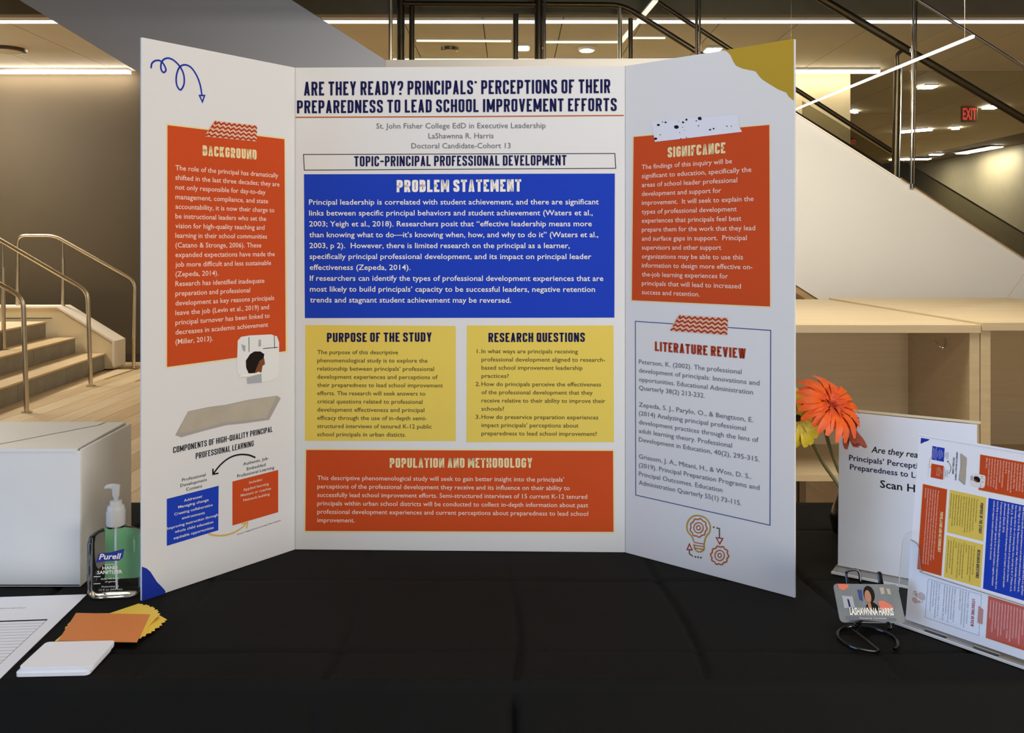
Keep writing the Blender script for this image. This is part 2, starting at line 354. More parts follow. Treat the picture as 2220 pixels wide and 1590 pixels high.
# near handrail, thick dark pipe
hr = thing('handrail', (at(1945, 0, 6.6).x, 6.6, 0), 'thick dark handrail crossing in front of the far hall at upper right', 'handrail')
obj('rail', MB().tube([at(1500, -165, 6.6), at(1780, -3, 6.6), at(2165, 226, 6.6), at(2600, 485, 6.6)], .031, 14), M_DARKMETAL, hr, smooth=True)
obj('post', MB().tube([at(1946, 150, 6.6), at(1940, 420, 6.6)], .029, 14), M_DARKMETAL, hr, smooth=True)
obj('bracket', MB().tube(fillet([at(1946, 152, 6.6), at(1944, 118, 6.6), at(1958, 108, 6.6)], .04), .015, 10), M_DARKMETAL, hr, smooth=True)
# far guard: two parallel rails, dark posts and a dark glass band for the stair's reflection
fg = thing('far_guard', (1.5, 7.08, 0), 'dark railing on the far edge of the stair with two parallel rails', 'railing')
Y2 = 7.08
obj('rail', MB().tube(fillet([at(875, 8, Y2), at(1350, 11, Y2), at(1724, 247, Y2), at(1936, 378, Y2)], .12), .024, 12), M_DARKMETAL, fg, smooth=True)
obj('rail', MB().tube([at(1240, -110, Y2), at(1415, -2, Y2), at(1580, 105, Y2), at(1724, 193, Y2), at(1934, 328, Y2)], .02, 12), M_DARKMETAL, fg, smooth=True)
for u, r, m, vt in ((869, .034, M_DARKMETAL, -60), (893, .024, M_DARKMETAL, 15), (1118, .024, M_DARKMETAL, 30), (1168, .036, M_DARKMETAL, -60), (1344, .02, M_STEEL, 16), (1367, .02, M_DARKMETAL, 40)):
    obj('post', MB().tube([at(u, 205, Y2), at(u, vt, Y2)], r, 12), m, fg, smooth=True)
def tl(x): return 345+(x-1952)*.604
obj('glass_panel', MB().prism(px([(1740, tl(1740)+2), (2600, tl(2600)+2), (2600, tl(2600)+190), (1740, tl(1740)+190)], Y2+.02), (0, .012, 0)), M_REFL_BAND, fg)  # dark tint stands for the stair reflected in the glass wall
obj('reflected_edge', MB().tube([at(1960, tl(1960), Y2+.026), at(2600, tl(2600), Y2+.026)], .007, 8), M_DARKMETAL, fg)  # dark line for the top of the reflected guard

# ---------------------------------------------------------------- entry steps, cheek wall, three steel rails
es = thing('entry_steps', (-4.385, 8.93, 0), 'three low steps with grey risers and maple treads beside the brown wall', 'steps')
O = Vector((-4.385, 8.93, 0)); e1 = Vector((-.9947, -.1025, 0)); e2 = Vector((.1025, -.9947, 0))
for k in range(3):
    a = O+e1*.3*k; zb = .174*k; L = 4.6
    for j in range(5):
        q0 = a+e2*(.95*j); q1 = a+e2*(.95*(j+1)-.004)
        obj('riser', MB().prism([q0, q1, q1+e1*.02, q0+e1*.02], (0, 0, .158)).xf(Matrix.Translation((0, 0, zb))), M_RISER, es)
    dpt = .318 if k < 2 else 3.2
    b0 = a-e1*.012+Vector((0, 0, zb+.158))
    obj('tread', MB().prism([b0, b0+e2*4.75, b0+e2*4.75+e1*dpt, b0+e1*dpt], (0, 0, .016)), M_PLANK[k], es)
    obj('step_body', MB().prism([a+e1*.02, a+e1*.02+e2*4.75, a+e1*(dpt-.02)+e2*4.75, a+e1*(dpt-.02)], (0, 0, .158)).xf(Matrix.Translation((0, 0, zb))), M_JOINT, es)
ck = thing('cheek_wall', at(247, 797, 8.94), 'low cream side wall stepping down beside the steps', 'side wall')
cp = [(246, 800), (246, 742), (124, 667), (-420, 667), (-420, 800)]
obj('panel', MB().prism(px(cp, 8.93), (0, .22, 0)), mat('cream_cheek', '#e2cfa6', .6, var=.02), ck)
c2 = [(247.5, 797), (247.5, 740), (124.5, 664.5), (-420, 664.5), (-420, 668), (123, 668), (243, 742), (243, 797)]
obj('cap', MB().prism(px(c2, 8.91), (0, .26, 0)), mat('cream_cap', '#efe3cf', .5), ck)
obj('groove', MB().tube([at(13, 690, 8.93), at(112, 690, 8.93)], .004, 5), M_JOINT, ck)
def steel_rail(pts, r, label, mids, flange):
    t = thing('handrail', (pts[0].x, pts[0].y, 0), label, 'handrail', 'steel handrails by the entry steps')
    obj('rail', MB().tube(fillet(pts, .09), r, 14), M_STEEL, t, smooth=True)
    for a, b in mids:
        c = a.lerp(b, .22)
        obj('post', MB().tube([b, c], r, 12), M_STEEL, t, smooth=True)
        obj('neck', MB().tube([c, a], r*.5, 10), M_STEEL, t, smooth=True)
        obj('flange', MB().lathe(b, [(r*2.1, 0), (r*2.1, .008)], 16), M_STEEL, t)
    for p in flange: obj('flange', MB().lathe(p, [(r*2.2, 0), (r*2.2, .008)], 16), M_STEEL, t)
f1 = onz(290, 798, 0); Y1 = f1.y
steel_rail([Vector((f1.x, Y1, 0)), at(293, 609, Y1), at(118, 511, Y1), at(38, 511, Y1), at(38, 684, Y1-.0)], .0185, 'farthest steel handrail, ending nearest the board beside the brown wall', [(at(136, 526, Y1), at(137, 681, Y1))], [Vector((f1.x, Y1, 0))])
f2 = onz(197, 838, 0)
steel_rail([Vector((f2.x, f2.y, 0)), at(190, 631, f2.y), at(-160, 427, f2.y)], .0195, 'middle steel handrail sloping down to the planks', [(at(6, 530, f2.y), at(8, 757, f2.y))], [Vector((f2.x, f2.y, 0))])
f3 = onz(58, 895, 0)
steel_rail([Vector((f3.x, f3.y, 0)), at(50, 645, f3.y), at(-170, 520, f3.y)], .0185, 'nearest steel handrail at the left edge, lowest end', [], [Vector((f3.x, f3.y, 0))])

# ---------------------------------------------------------------- maple counter units on the right
def cabinet(u0, u1, vtop_f, label, x_override=None):
    Yf = 3.8; zt = H-(vtop_f-HY)/F*Yf; X0 = x_override if x_override is not None else (u0-CX)/F*Yf; X1 = (u1-CX)/F*Yf
    Yb = 5.62
    c = thing('counter_unit', ((X0+X1)/2, 4.6, 0), label, 'counter', 'maple counter units')
    zb = .245; tt = .038; th = .046
    obj('top', MB().box((X0, Yf-.012, zt-tt), (X1, Yb, zt)), M_MAPLE, c, bevel=.002)
    for xs in (X0, X1-th): obj('side_panel', MB().box((xs, Yf, zb), (xs+th, Yf+.6, zt-tt)), M_MAPLE, c, bevel=.001)
    for xs in (X0, X1-th): obj('side_panel', MB().box((xs, Yf+.64, zb), (xs+th, Yb-.02, zt-tt)), M_MAPLE, c, bevel=.001)
    obj('back_panel', MB().box((X0+th, Yf+.59, zb), (X1-th, Yf+.63, zt-tt)), M_MAPLE, c)
    obj('bottom_shelf', MB().box((X0+th, Yf+.001, zb), (X1-th, Yf+.59, zb+.03)), M_MAPLE, c, bevel=.001)
    for X in (X0+.1, X1-.12):
        for Y in (Yf+.08, Yb-.15): obj('leg', MB().box((X-.022, Y-.022, 0), (X+.022, Y+.022, zb)), M_DARKMETAL, c, bevel=.002)
    return c, X1, zt
c1, xr1, zt1 = cabinet(1690, 2124, 704, 'open maple counter unit behind the flowers, slightly lower than its neighbour')
c2_, xr2, zt2 = cabinet(2124, 2700, 699, 'maple counter unit at the right edge behind the posters', xr1+.004)
hk = at(2040, 748, 4.0)
obj('cable_hook', MB().tube(spline([hk+Vector((-.02, .02, .02)), hk+Vector((-.01, 0, -.005)), hk+Vector((.006, -.01, -.012)), hk+Vector((.02, 0, .0)), hk+Vector((.024, .01, .03))]), .004, 8), M_CHROME, c1)
# leg seen beneath the first unit
lp = at(1737, 1060, 3.86)
obj('leg', MB().box((lp.x-.015, 3.84, 0), (lp.x+.015, 3.88, .245)), M_DARKMETAL, c1)

# ================================================================ TABLE
XT0, XT1, YT0, YT1 = -1.22, 1.18, 1.092, 1.875
tb = thing('folding_table', (0, 1.48, 0), 'folding table hidden under the black cloth', 'table')
obj('table_top', MB().box((XT0+.03, YT0+.03, TZ-.060), (XT1-.03, YT1-.03, TZ-.018)), mat('grey_plastic', '#9a9a98', .5, var=.02), tb, bevel=.006)
for X in (XT0+.2, XT1-.2):
    for Y in (YT0+.1, YT1-.1): obj('leg', MB().tube([Vector((X, Y, TZ-.045)), Vector((X, Y, 0))], .014, 10), M_DARKMETAL, tb, smooth=True)
    obj('stretcher', MB().tube([Vector((X, YT0+.1, .3)), Vector((X, YT1-.1, .3))], .01, 8), M_DARKMETAL, tb, smooth=True)
def cloth():
    cx = [-.255+.2555*k for k in range(-4, 6)]; cyy = [1.18, 1.432, 1.684]
    xs = set(); x = XT0
    while x < XT1+1e-6: xs.add(round(x, 4)); x += .02
    for c in cx:
        for d in (-.026, -.021, -.016, -.012, -.009, -.006, -.003, 0, .003, .006, .009, .012, .016, .021, .026): xs.add(round(c+d, 4))
    xs = sorted(v for v in xs if XT0 <= v <= XT1)
    prof = []                                          # (y, z, drape)
    R = .014
    for k in range(13): prof.append((YT1, .08+(TZ-R-.08)*k/12, 1-k/12))
    for k in range(1, 5):
        a = k/5*PI/2; prof.append((YT1-R+R*math.cos(a), TZ-R+R*math.sin(a), 0))
    ys = set(); y = YT0+R
    while y < YT1-R: ys.add(round(y, 4)); y += .02
    for c in cyy:
        for d in (-.016, -.009, -.004, -.0015, .0015, .004, .009, .016): ys.add(round(c+d, 4))
    for y in sorted(ys, reverse=True): prof.append((y, TZ, 0))
    for k in range(1, 7):
        a = k/7*PI/2; prof.append((YT0+R-R*math.sin(a), TZ-R+R*math.cos(a), 0))
    for k in range(0, 29): prof.append((YT0, TZ-R-(TZ-R-.04)*k/28, k/28))
    V = []; Fc = []
    rnd = random.Random(3); ph = [rnd.uniform(0, 6) for _ in range(8)]
    for i, (y, z, dr) in enumerate(prof):
        for x in xs:
            yy, zz = y, z
            if abs(z-TZ) < 1e-6:
                dz = 0
                for c in cx: dz -= .0075*math.exp(-((x+.012*math.sin(y*9)-c)/.0065)**2)*(.55+.45*math.sin(y*7+c*20))
                for c in cyy: dz -= .0035*math.exp(-((y-c)/.005)**2)*(.6+.4*math.sin(x*6+c*9))
                dz -= .0007*(1+math.sin(x*19+ph[0])*math.sin(y*23+ph[1]))
                zz += dz
            elif dr > 0:
                w_ = dr**.7*.030*(math.sin(x*11+ph[2])+.6*math.sin(x*23+ph[3])+.3*math.sin(x*41+ph[4]))
                w2 = .012*math.exp(-((x-.0)/.008)**2)+.003*math.exp(-((x+.265)/.01)**2)
                if y < 1.3: yy += -abs(w_)*.6-dr*.03+w2
                else: yy += abs(w_)*.6+dr*.02
            elif y <= YT0+R+1e-6:
                zz -= .0022*math.exp(-((x-.0)/.010)**2)+.0014*math.exp(-((x+.265)/.012)**2)
            V.append((x, yy, zz))
    n = len(xs)
    for i in range(len(prof)-1):
        for j in range(n-1): Fc.append((i*n+j, i*n+j+1, (i+1)*n+j+1, (i+1)*n+j))
    m = MB(); m.v = [Vector(p) for p in V]; m.f = Fc; return m
tcl = obj('tablecloth', cloth(), M_CLOTH, label='black tablecloth with pressed creases covering the whole table', cat='tablecloth', smooth=True, origin=(0, 1.48, TZ))

# ================================================================ TRI-FOLD BOARD
PA, PB, PC, PD = (Vector(p) for p in ((-.600, 1.345, TZ), (-.411, 1.574, TZ), (.2122, 1.559, TZ), (.4624, 1.357, TZ)))
BH = .9140
class Panel:
    def __init__(s, p, q, off):
        s.p = p; s.e = (q-p).normalized(); s.w = (q-p).length; s.n = s.e.cross(Vector((0, 0, 1))); s.off = off
        if s.n.y > 0: s.n = -s.n
    def loc(s, u, v):
        d = Vector(((u-CX)/F, 1, (HY-v)/F)); o = Vector((0, 0, H))
        t = (s.p-o).dot(s.n)/d.dot(s.n); q = o+d*t-s.p
        return Vector((q.dot(s.e), q.z, 0))
    def w3(s, a, b, k): return s.p+s.e*a+Vector((0, 0, b))+s.n*k
pan = [Panel(PA, PB, 0), Panel(PB, PC, (PB-PA).length), Panel(PC, PD, (PB-PA).length+(PC-PB).length)]
TOTW = pan[2].off+pan[2].w
board = thing('trifold_board', ((PB+PC)/2), 'tall white three-panel presentation board standing on the black cloth', 'display board')
pobj = []
TH = .0045
for i, (p, lb) in enumerate(zip(pan, ('left wing with red text block and squiggle arrow', 'centre panel with title and blue block', 'right wing with ochre corner'))):
    g = .0008
    lo, hi = (0 if i == 0 else g), (p.w if i == 2 else p.w-g)
    mb = MB().prism([p.w3(lo, 0, 0), p.w3(hi, 0, 0), p.w3(hi, BH, 0), p.w3(lo, BH, 0)], -p.n*TH)
    pobj.append(obj('panel', mb, M_BOARD, board, label=lb, bevel=.0006))
hinge = MB()
for q in (PB, PC):
    hinge.tube([q+Vector((0, TH*.6, 0)), q+Vector((0, TH*.6, BH))], TH*.5, 8)
obj('fold_hinge', hinge, M_BOARD, board)

LOG = []       # every printed shape, kept to print the small copy of the poster
def emit_print(i, name, V2, Fs, layer, ink, par=None):
    LOG.append((i, V2, Fs, layer, ink, name))
    p = pan[i]; mb = MB(); mb.v = [p.w3(a, b, layer*.00016) for a, b in V2]; mb.f = [list(f) for f in Fs]
    return obj(name, mb, P[ink], par or pobj[i])
def loc2(i, pts): return [tuple(pan[i].loc(u, v)[:2]) for u, v in pts]
def shape(i, name, pts, ink, layer=1): return emit_print(i, name, loc2(i, pts), [list(range(len(pts)))], layer, ink)
def ribbon2(pts, wd, closed=False):
    pts = [Vector((p[0], p[1])) for p in pts]; n = len(pts); V = []; Fs = []
    for k in range(n):
        a = pts[k-1] if (k > 0 or closed) else None; b = pts[(k+1) % n] if (k < n-1 or closed) else None
        d1 = (pts[k]-a).normalized() if a is not None else None; d2 = (b-pts[k]).normalized() if b is not None else None
        if d1 is None: d1 = d2
        if d2 is None: d2 = d1
        t = d1+d2
        t = t.normalized() if t.length > 1e-6 else d1
        nn = Vector((-t.y, t.x)); c = max(.45, nn.dot(Vector((-d1.y, d1.x))))
        V += [tuple(pts[k]+nn*wd/2/c), tuple(pts[k]-nn*wd/2/c)]
    m = n if closed else n-1
    for k in range(m):
        q = (k+1) % n; Fs.append([2*k, 2*k+1, 2*q+1, 2*q])
    return V, Fs
def stroke(i, name, pts, wpx, ink, layer=2, closed=False, smooth=True):
    L = [Vector((*q, 0)) for q in loc2(i, pts)]
    if smooth: L = spline(L, 6)
    V, Fs = ribbon2(L, wpx*.00086, closed)
    return emit_print(i, name, V, Fs, layer, ink)
def merge(parts):
    V = []; Fs = []
    for v, f in parts:
        k = len(V); V += v; Fs += [[x+k for x in q] for q in f]
    return V, Fs
# ---- condensed capital lettering drawn with strokes (unit cap height)
R_ = .13
def G(*lines): return lines
r = 'r'
GL = {
 'A': (1.05, [[(0,0),(.5,1)], [(1,0),(.5,1)], [(.22,.2),(.78,.2)]]),
 'B': (1, [[(.5,.52),(.9,.52,r),(.9,1,r),(0,1),(0,0),(1,0,r),(1,.52,r),(.5,.52)], [(0,.52),(.6,.52)]]),
 'C': (1, [[(1,.70),(1,1,r),(0,1,r),(0,0,r),(1,0,r),(1,.30)]]),
 'D': (1, [[(0,0),(0,1),(1,1,r),(1,0,r),(0,0)]]),
 'E': (.8, [[(1,1),(0,1),(0,0),(1,0)], [(0,.52),(.85,.52)]]),
 'F': (.8, [[(1,1),(0,1),(0,0)], [(0,.5),(.85,.5)]]),
 'G': (1, [[(1,.72),(1,1,r),(0,1,r),(0,0,r),(1,0,r),(1,.48),(.6,.48)]]),
 'H': (1.05, [[(0,0),(0,1)], [(1,0),(1,1)], [(0,.5),(1,.5)]]),
 'I': (0, [[(0,0),(0,1)]]),
 'K': (1.05, [[(0,0),(0,1)], [(1,1),(.1,.36)], [(.42,.58),(1,0)]]),
 'L': (.8, [[(0,1),(0,0),(1,0)]]),
 'M': (1.6, [[(0,0),(0,1)], [(1,0),(1,1)], [(0,1),(.5,.12)], [(1,1),(.5,.12)]]),
 'N': (1.15, [[(0,0),(0,1)], [(1,0),(1,1)], [(0,1),(1,0)]]),
 'O': (1, [[(.5,1),(0,1,r),(0,0,r),(1,0,r),(1,1,r),(.5,1)]]),
 'P': (1, [[(0,0),(0,1),(1,1,r),(1,.45,r),(0,.45)]]),
 'Q': (1, [[(.5,1),(0,1,r),(0,0,r),(1,0,r),(1,1,r),(.5,1)], [(.6,.2),(1.15,-.1)]]),
 'R': (1.05, [[(0,0),(0,1),(1,1,r),(1,.5,r),(0,.5)], [(.6,.5),(1,0)]]),
 'S': (1, [[(1,.72),(1,1,r),(0,1,r),(0,.60,r),(1,.42,r),(1,0,r),(0,0,r),(0,.28)]]),
 'T': (.95, [[(0,1),(1,1)], [(.5,1),(.5,0)]]),
 'U': (1, [[(0,1),(0,0,r),(1,0,r),(1,1)]]),
 'V': (1.1, [[(0,1),(.5,0)], [(1,1),(.5,0)]]),
 'W': (1.8, [[(0,1),(.25,0)], [(.5,1),(.25,0)], [(.5,1),(.75,0)], [(1,1),(.75,0)]]),
 'Y': (1.1, [[(0,1),(.5,.40)], [(1,1),(.5,.40)], [(.5,.46),(.5,0)]]),
 '?': (.95, [[(0,.72),(0,1,r),(1,1,r),(1,.60,r),(.5,.40,r),(.5,.26)], [(.5,.06),(.5,0)]]),
 '-': (.6, [[(0,.48),(1,.48)]]), "'": (0, [[(0,1.02),(0,.84)]]), '.': (0, [[(0,.06),(0,0)]]),
}
def headline(text, th=.16, W=.25, gap=.10):
    parts = []; x = 0; h = th/2
    for ch in text:
        if ch == ' ': x += .20; continue
        wf, lines = GL[ch]; gw = wf*W
        Y_ = lambda v: h+v*(1-th)
        for ln in lines:
            q = [[x+h+p[0]*gw, Y_(p[1])] for p in ln]
            dx, dy = q[-1][0]-q[0][0], q[-1][1]-q[0][1]
            if len(ln) == 2 and abs(ln[0][0]-ln[1][0]) > .01 and abs(ln[0][1]-ln[1][1]) > .01:      # diagonal with level ends
                hw = h*math.hypot(dx, dy)/abs(dy)*.92
                ys = [(float(p[1]) if p[1] in (0, 1) else Y_(p[1])) for p in ln]
                parts.append(([(q[0][0]-hw, ys[0]), (q[0][0]+hw, ys[0]), (q[1][0]+hw, ys[1]), (q[1][0]-hw, ys[1])], [[0, 1, 2, 3]])); continue
            for e, o in ((0, 1), (-1, -2)):
                if abs(ln[e][0]-ln[o][0]) < .01:
                    if ln[e][1] in (0, 1): q[e][1] = float(ln[e][1])
                elif ln[e][0] in (0, 1): q[e][0] += h if q[e][0] > q[o][0] else -h
            if ch == '.' or (ch == '?' and len(ln) == 2): q[0][1] = th; q[1][1] = 0
            pts = []
            for k, a in enumerate(q):
                if len(ln[k]) > 2 and 0 < k < len(q)-1:
                    c = Vector(a); A = Vector(q[k-1])-c; B = Vector(q[k+1])-c
                    rr_ = min(R_, A.length*.48, B.length*.48)
                    A = c+A.normalized()*rr_; B = c+B.normalized()*rr_
                    for t in (0, .25, .5, .75, 1): pts.append(tuple(A*(1-t)**2+c*2*t*(1-t)+B*t*t))
                else: pts.append(tuple(a))
            out = [pts[0]]
            for p in pts[1:]:
                if (Vector(p)-Vector(out[-1])).length > 1e-4: out.append(p)
            parts.append(ribbon2(out, th))
        x += gw+th+gap
    V, Fs = merge(parts)
    return V, Fs, x-gap
# ---- running text from the built-in font, unit cap height
def font_mesh(text, bold=0.0, italic=0):
    cu = bpy.data.curves.new('t', 'FONT'); cu.body = text; cu.resolution_u = 2; cu.offset = bold; cu.shear = italic
    o = bpy.data.objects.new('t', cu); COL.objects.link(o)
    dg = bpy.context.evaluated_depsgraph_get(); me = o.evaluated_get(dg).to_mesh()
    V = [(v.co.x, v.co.y) for v in me.vertices]; Fs = [list(p.vertices) for p in me.polygons]
    bpy.data.objects.remove(o); bpy.data.curves.remove(cu)
    return V, Fs
_hv, _ = font_mesh('H'); CAPH = max(v[1] for v in _hv)
def body(text, bold=.006, italic=0):
    V, Fs = font_mesh(text, bold, italic); mx = max(v[0] for v in V); mn = min(v[0] for v in V)
    return [((a-mn)/CAPH, b/CAPH) for a, b in V], Fs, (mx-mn)/CAPH
def place(i, T, pl_, pr_, cap, ink, name='lettering', layer=3, ret=False, hscale=True):
    """lay unit-height text between two baseline points (px) of panel i; cap = cap height in px at the left end"""
    V, Fs, wd = T; a0 = pan[i].loc(*pl_); a1 = pan[i].loc(*pr_); c = (pan[i].loc(pl_[0], pl_[1]-cap)-a0).length
    dx = (a1.x-a0.x)/wd; sl_ = (a1.y-a0.y)/(a1.x-a0.x)
    V2 = [(a0.x+a*dx, a0.y+b*c+a*dx*sl_) for a, b in V]
    if ret: return V2, Fs
    return emit_print(i, name, V2, Fs, layer, ink)
def para(i, lines, ink, cap, bold=.006, name='text_block'):
    """lines: (text, x_left, y_base_at_left, x_right); lines run level on the panel"""
    parts = []
    for t, xl_, yb, xr_ in lines:
        p = pan[i]; a0 = p.loc(xl_, yb); vr = None
        d = p.loc(xr_, yb)            # horizontal position of the right end on the panel
        V, Fs, wd = body(t, bold); c = (p.loc(xl_, yb-cap)-a0).length; dx = (d.x-a0.x)/wd
        parts.append(([(a0.x+a*dx, a0.y+b*c) for a, b in V], Fs))
    V, Fs = merge(parts); return emit_print(i, name, V, Fs, 3, ink)
def rectline(i, pts, wpx, ink, name='outline', layer=2): return stroke(i, name, pts, wpx, ink, layer, closed=True, smooth=False)

# ---- centre panel
place(1, headline("ARE THEY READY? PRINCIPALS' PERCEPTIONS OF THEIR", .155), (659, 207.5), (1323, 202), 30, 'navy', 'title')
place(1, headline('PREPAREDNESS TO LEAD SCHOOL IMPROVEMENT EFFORTS', .155), (644, 246), (1337, 241), 28, 'navy', 'title')
stroke(1, 'rule', [(641, 254.5), (1000, 253), (1352, 250.5)], 2.6, 'orange', smooth=False)
para(1, [('St. John Fisher College EdD in Executive Leadership', 816, 279, 1183), ('LaShawnna R. Harris', 929, 300.5, 1070), ('Doctoral Candidate-Cohort 13', 892, 322, 1107)], 'grey', 11.5, 0, 'byline')
rectline(1, [(658, 335), (1333, 333), (1335, 365), (660, 369)], 1.6, 'black')
place(1, headline('TOPIC-PRINCIPAL PROFESSIONAL DEVELOPMENT', .15), (768, 361), (1228, 358.5), 22, 'navy', 'heading')
shape(1, 'blue_block', [(659, 378), (1333, 376.5), (1332, 689), (661, 690)], 'blue')
place(1, headline('PROBLEM STATEMENT', .2), (860, 417), (1130, 415.5), 26.5, 'white', 'heading')
T = ['Principal leadership is correlated with student achievement, and there are significant',
 'links between specific principal behaviors and student achievement (Waters et al.,',
 '2003; Yeigh et al., 2018). Researchers posit that \u201ceffective leadership means more',
 'than knowing what to do\u2014it\u2019s knowing when, how, and why to do it\u201d (Waters et al.,',
 '2003, p 2).  However, there is limited research on the principal as a learner,',
 'specifically principal professional development, and its impact on principal leader',
 'effectiveness (Zepeda, 2014).', 'If researchers can identify the types of professional development experiences that are',
 'most likely to build principals\u2019 capacity to be successful leaders, negative retention',
 'trends and stagnant student achievement may be reversed.']
xr = [1298, 1285, 1283, 1297, 1235, 1282, 890, 1308, 1290, 1108]
para(1, [(t, 670+k*.25, 444+23.55*k, xr[k]) for k, t in enumerate(T)], 'white', 11.3, .008)
shape(1, 'yellow_block', [(662, 705), (988, 707), (988, 957), (661, 956)], 'yellow')
place(1, headline('PURPOSE OF THE STUDY', .17), (709, 742), (936, 741), 20, 'navy', 'heading')
T = ['The purpose of this descriptive', 'phenomenological study is to explore the', 'relationship between principals\u2019 professional',
 'development experiences and perceptions of', 'their preparedness to lead school improvement', 'efforts. The research will seek answers to',
 'critical questions related to professional', 'development effectiveness and principal', 'efficacy through the use of in-depth semi-',
 'structured interviews of tenured K-12 public', 'school principals in urban disticts.']
xr = [863, 927, 941, 949, 960, 922, 916, 920, 925, 936, 880]
para(1, [(t, 688, 768+17.8*k, xr[k]) for k, t in enumerate(T)], 'brown', 8.8, .004)
shape(1, 'yellow_block', [(1012, 706), (1330, 706), (1331, 959), (1011, 959)], 'yellow')
place(1, headline('RESEARCH QUESTIONS', .17), (1059, 742), (1268, 741.5), 20, 'navy', 'heading')
T = ['In what ways are principals receiving', 'professional development aligned to research-', 'based school improvement leadership', 'practices?',
 'How do principals perceive the effectiveness', 'of the professional development that they', 'receive relative to their ability to improve their', 'schools?',
 'How do preservice preparation experiences', 'impact principals\u2019 perceptions about', 'preparedness to lead school improvement?']
xr = [1253, 1312, 1263, 1103, 1303, 1285, 1312, 1093, 1297, 1254, 1294]
para(1, [(t, 1044, 766+17.8*k, xr[k]) for k, t in enumerate(T)], 'brown', 8.8, .004)
para(1, [('1.', 1034, 766, 1041), ('2.', 1031, 837.2, 1041), ('3.', 1031, 908.4, 1041)], 'brown', 8.8, .004, 'list_numbers')
shape(1, 'block_border', [(661, 973), (1332, 974.5), (1333, 1157), (659, 1155)], 'pale', 1)
shape(1, 'red_block', [(664, 976), (1329, 978), (1330, 1153.5), (662, 1151.5)], 'red', 2)
place(1, headline('POPULATION AND METHODOLOGY', .18), (845, 1014.5), (1154, 1014.5), 21, 'pale', 'heading')
T = ['This descriptive phenomenological study will seek to gain better insight into the principals\u2019',
 'perceptions of the professional development they receive and its influence on their ability to',
 'successfully lead school improvement efforts. Semi-structured interviews of 15 current K-12 tenured',
 'principals within urban school districts will be conducted to collect in-depth information about past',
 'professional development experiences and current perceptions about preparedness to lead school', 'improvement.']
xr = [1223, 1235, 1273, 1275, 1275, 769]
para(1, [(t, 688, 1041+18.3*k, xr[k]) for k, t in enumerate(T)], 'pink', 9.4, .006)

# ---- left wing
def c1p(x, y): return (x/3.456, y/3.456)
stroke(0, 'squiggle_arrow', [c1p(*q) for q in ((1131, 512), (1138, 475), (1165, 455), (1200, 456), (1228, 485), (1243, 525), (1225, 543), (1207, 520), (1206, 480), (1225, 447), (1262, 436), (1305, 455), (1348, 500), (1376, 560), (1378, 630), (1352, 674), (1325, 640), (1320, 580), (1335, 520), (1360, 492), (1395, 487), (1435, 510), (1475, 570), (1500, 640), (1512, 712))], 3.3, 'deepblue')
stroke(0, 'arrow_head', [c1p(1494, 716), c1p(1532, 716), c1p(1516, 764)], 3, 'deepblue', closed=True, smooth=False)
shape(0, 'block_border', [(360, 267.5), (619, 299), (624, 764), (359, 799.5)], 'pale', 1)
shape(0, 'red_block', [(363, 271.5), (616.5, 302), (619.2, 761.5), (362, 796)], 'red', 2)
def tape(i, quad, rows=4, n=9):
    """washi tape with chevron lines; quad = TL, TR, BR, BL in px"""
    TL, TR, BR, BL = [Vector((*q, 0)) for q in loc2(i, quad)]
    L = [TL, TR, BR, BL]; top = TL.lerp(TR, .1)
    edge = [BL, TL.lerp(BL, .5)+(TR-TL)*.015, TL+(TR-TL)*.06] + [TR, BR]
    emit_print(i, 'tape', [tuple(q[:2]) for q in edge], [list(range(len(edge)))], 3, 'tape')
    parts = []
    for k in range(rows):
        pts = []
        for j in range(2*n+1):
            s_ = j/(2*n); tt = (k+.28)/rows+(.52/rows if j % 2 == 0 else 0)
            s_ = max(s_, .10*(1-tt)); q = TL.lerp(TR, s_).lerp(BL.lerp(BR, s_), min(.98, tt)); pts.append(q)
        parts.append(ribbon2(pts, (BL-TL).length/rows*.36))
    V, Fs = merge(parts); emit_print(i, 'chevron', V, Fs, 4, 'rust')
tape(0, [(458, 261), (557, 272), (556, 307), (444, 296)])
place(0, headline('BACKGROUND', .2), (439, 337.5), (556, 346.5), 22.5, 'pale', 'heading')
T = ['The role of the principal has dramatically', 'shifted in the last three decades; they are', 'not only responsible for day-to-day', 'management, compliance, and state',
 'accountability, it is now their charge to', 'be instructional leaders who set the', 'vision for high-quality teaching and', 'learning in their school communities',
 '(Catano & Stronge, 2006). These', 'expanded expectations have made the', 'job more difficult and less sustainable', '(Zepeda, 2014).', 'Research has identified inadequate',
 'preparation and professional', 'development as key reasons principals', 'leave the job (Levin et al., 2019) and', 'principal turnover has been linked to', 'decreases in academic achievement', '(Miller, 2013).']
xr = [651, 657, 592, 604, 633, 595, 587, 599, 572, 635, 618, 373, 587, 520, 632, 608, 611, 604, 347]
para(0, [(t, 380, 60+(664+45.15*k)/2.15, 300+xr[k]/2.15) for k, t in enumerate(T)], 'pink', 10.8, .007)
def q5(x, y): return (300+x/2.65, 720+y/2.65)
ph_ = [(570, 50), (590, 28), (640, 20), (760, 14), (795, 25), (808, 60), (806, 220), (795, 262), (760, 280), (650, 298), (625, 296), (620, 255), (575, 245), (565, 215)]
shape(0, 'photo_print', [q5(*q) for q in ph_], 'sky', 3)
shape(0, 'photo_print', [q5(*q) for q in ((622, 262), (706, 240), (708, 290), (625, 298))], 'mid', 4)
shape(0, 'photo_print', [q5(*q) for q in ((690, 45), (703, 43), (704, 82), (688, 84))], 'mid', 4)
shape(0, 'photo_print', [q5(*q) for q in ((590, 70), (615, 80), (612, 115), (598, 105))], 'mid', 4)
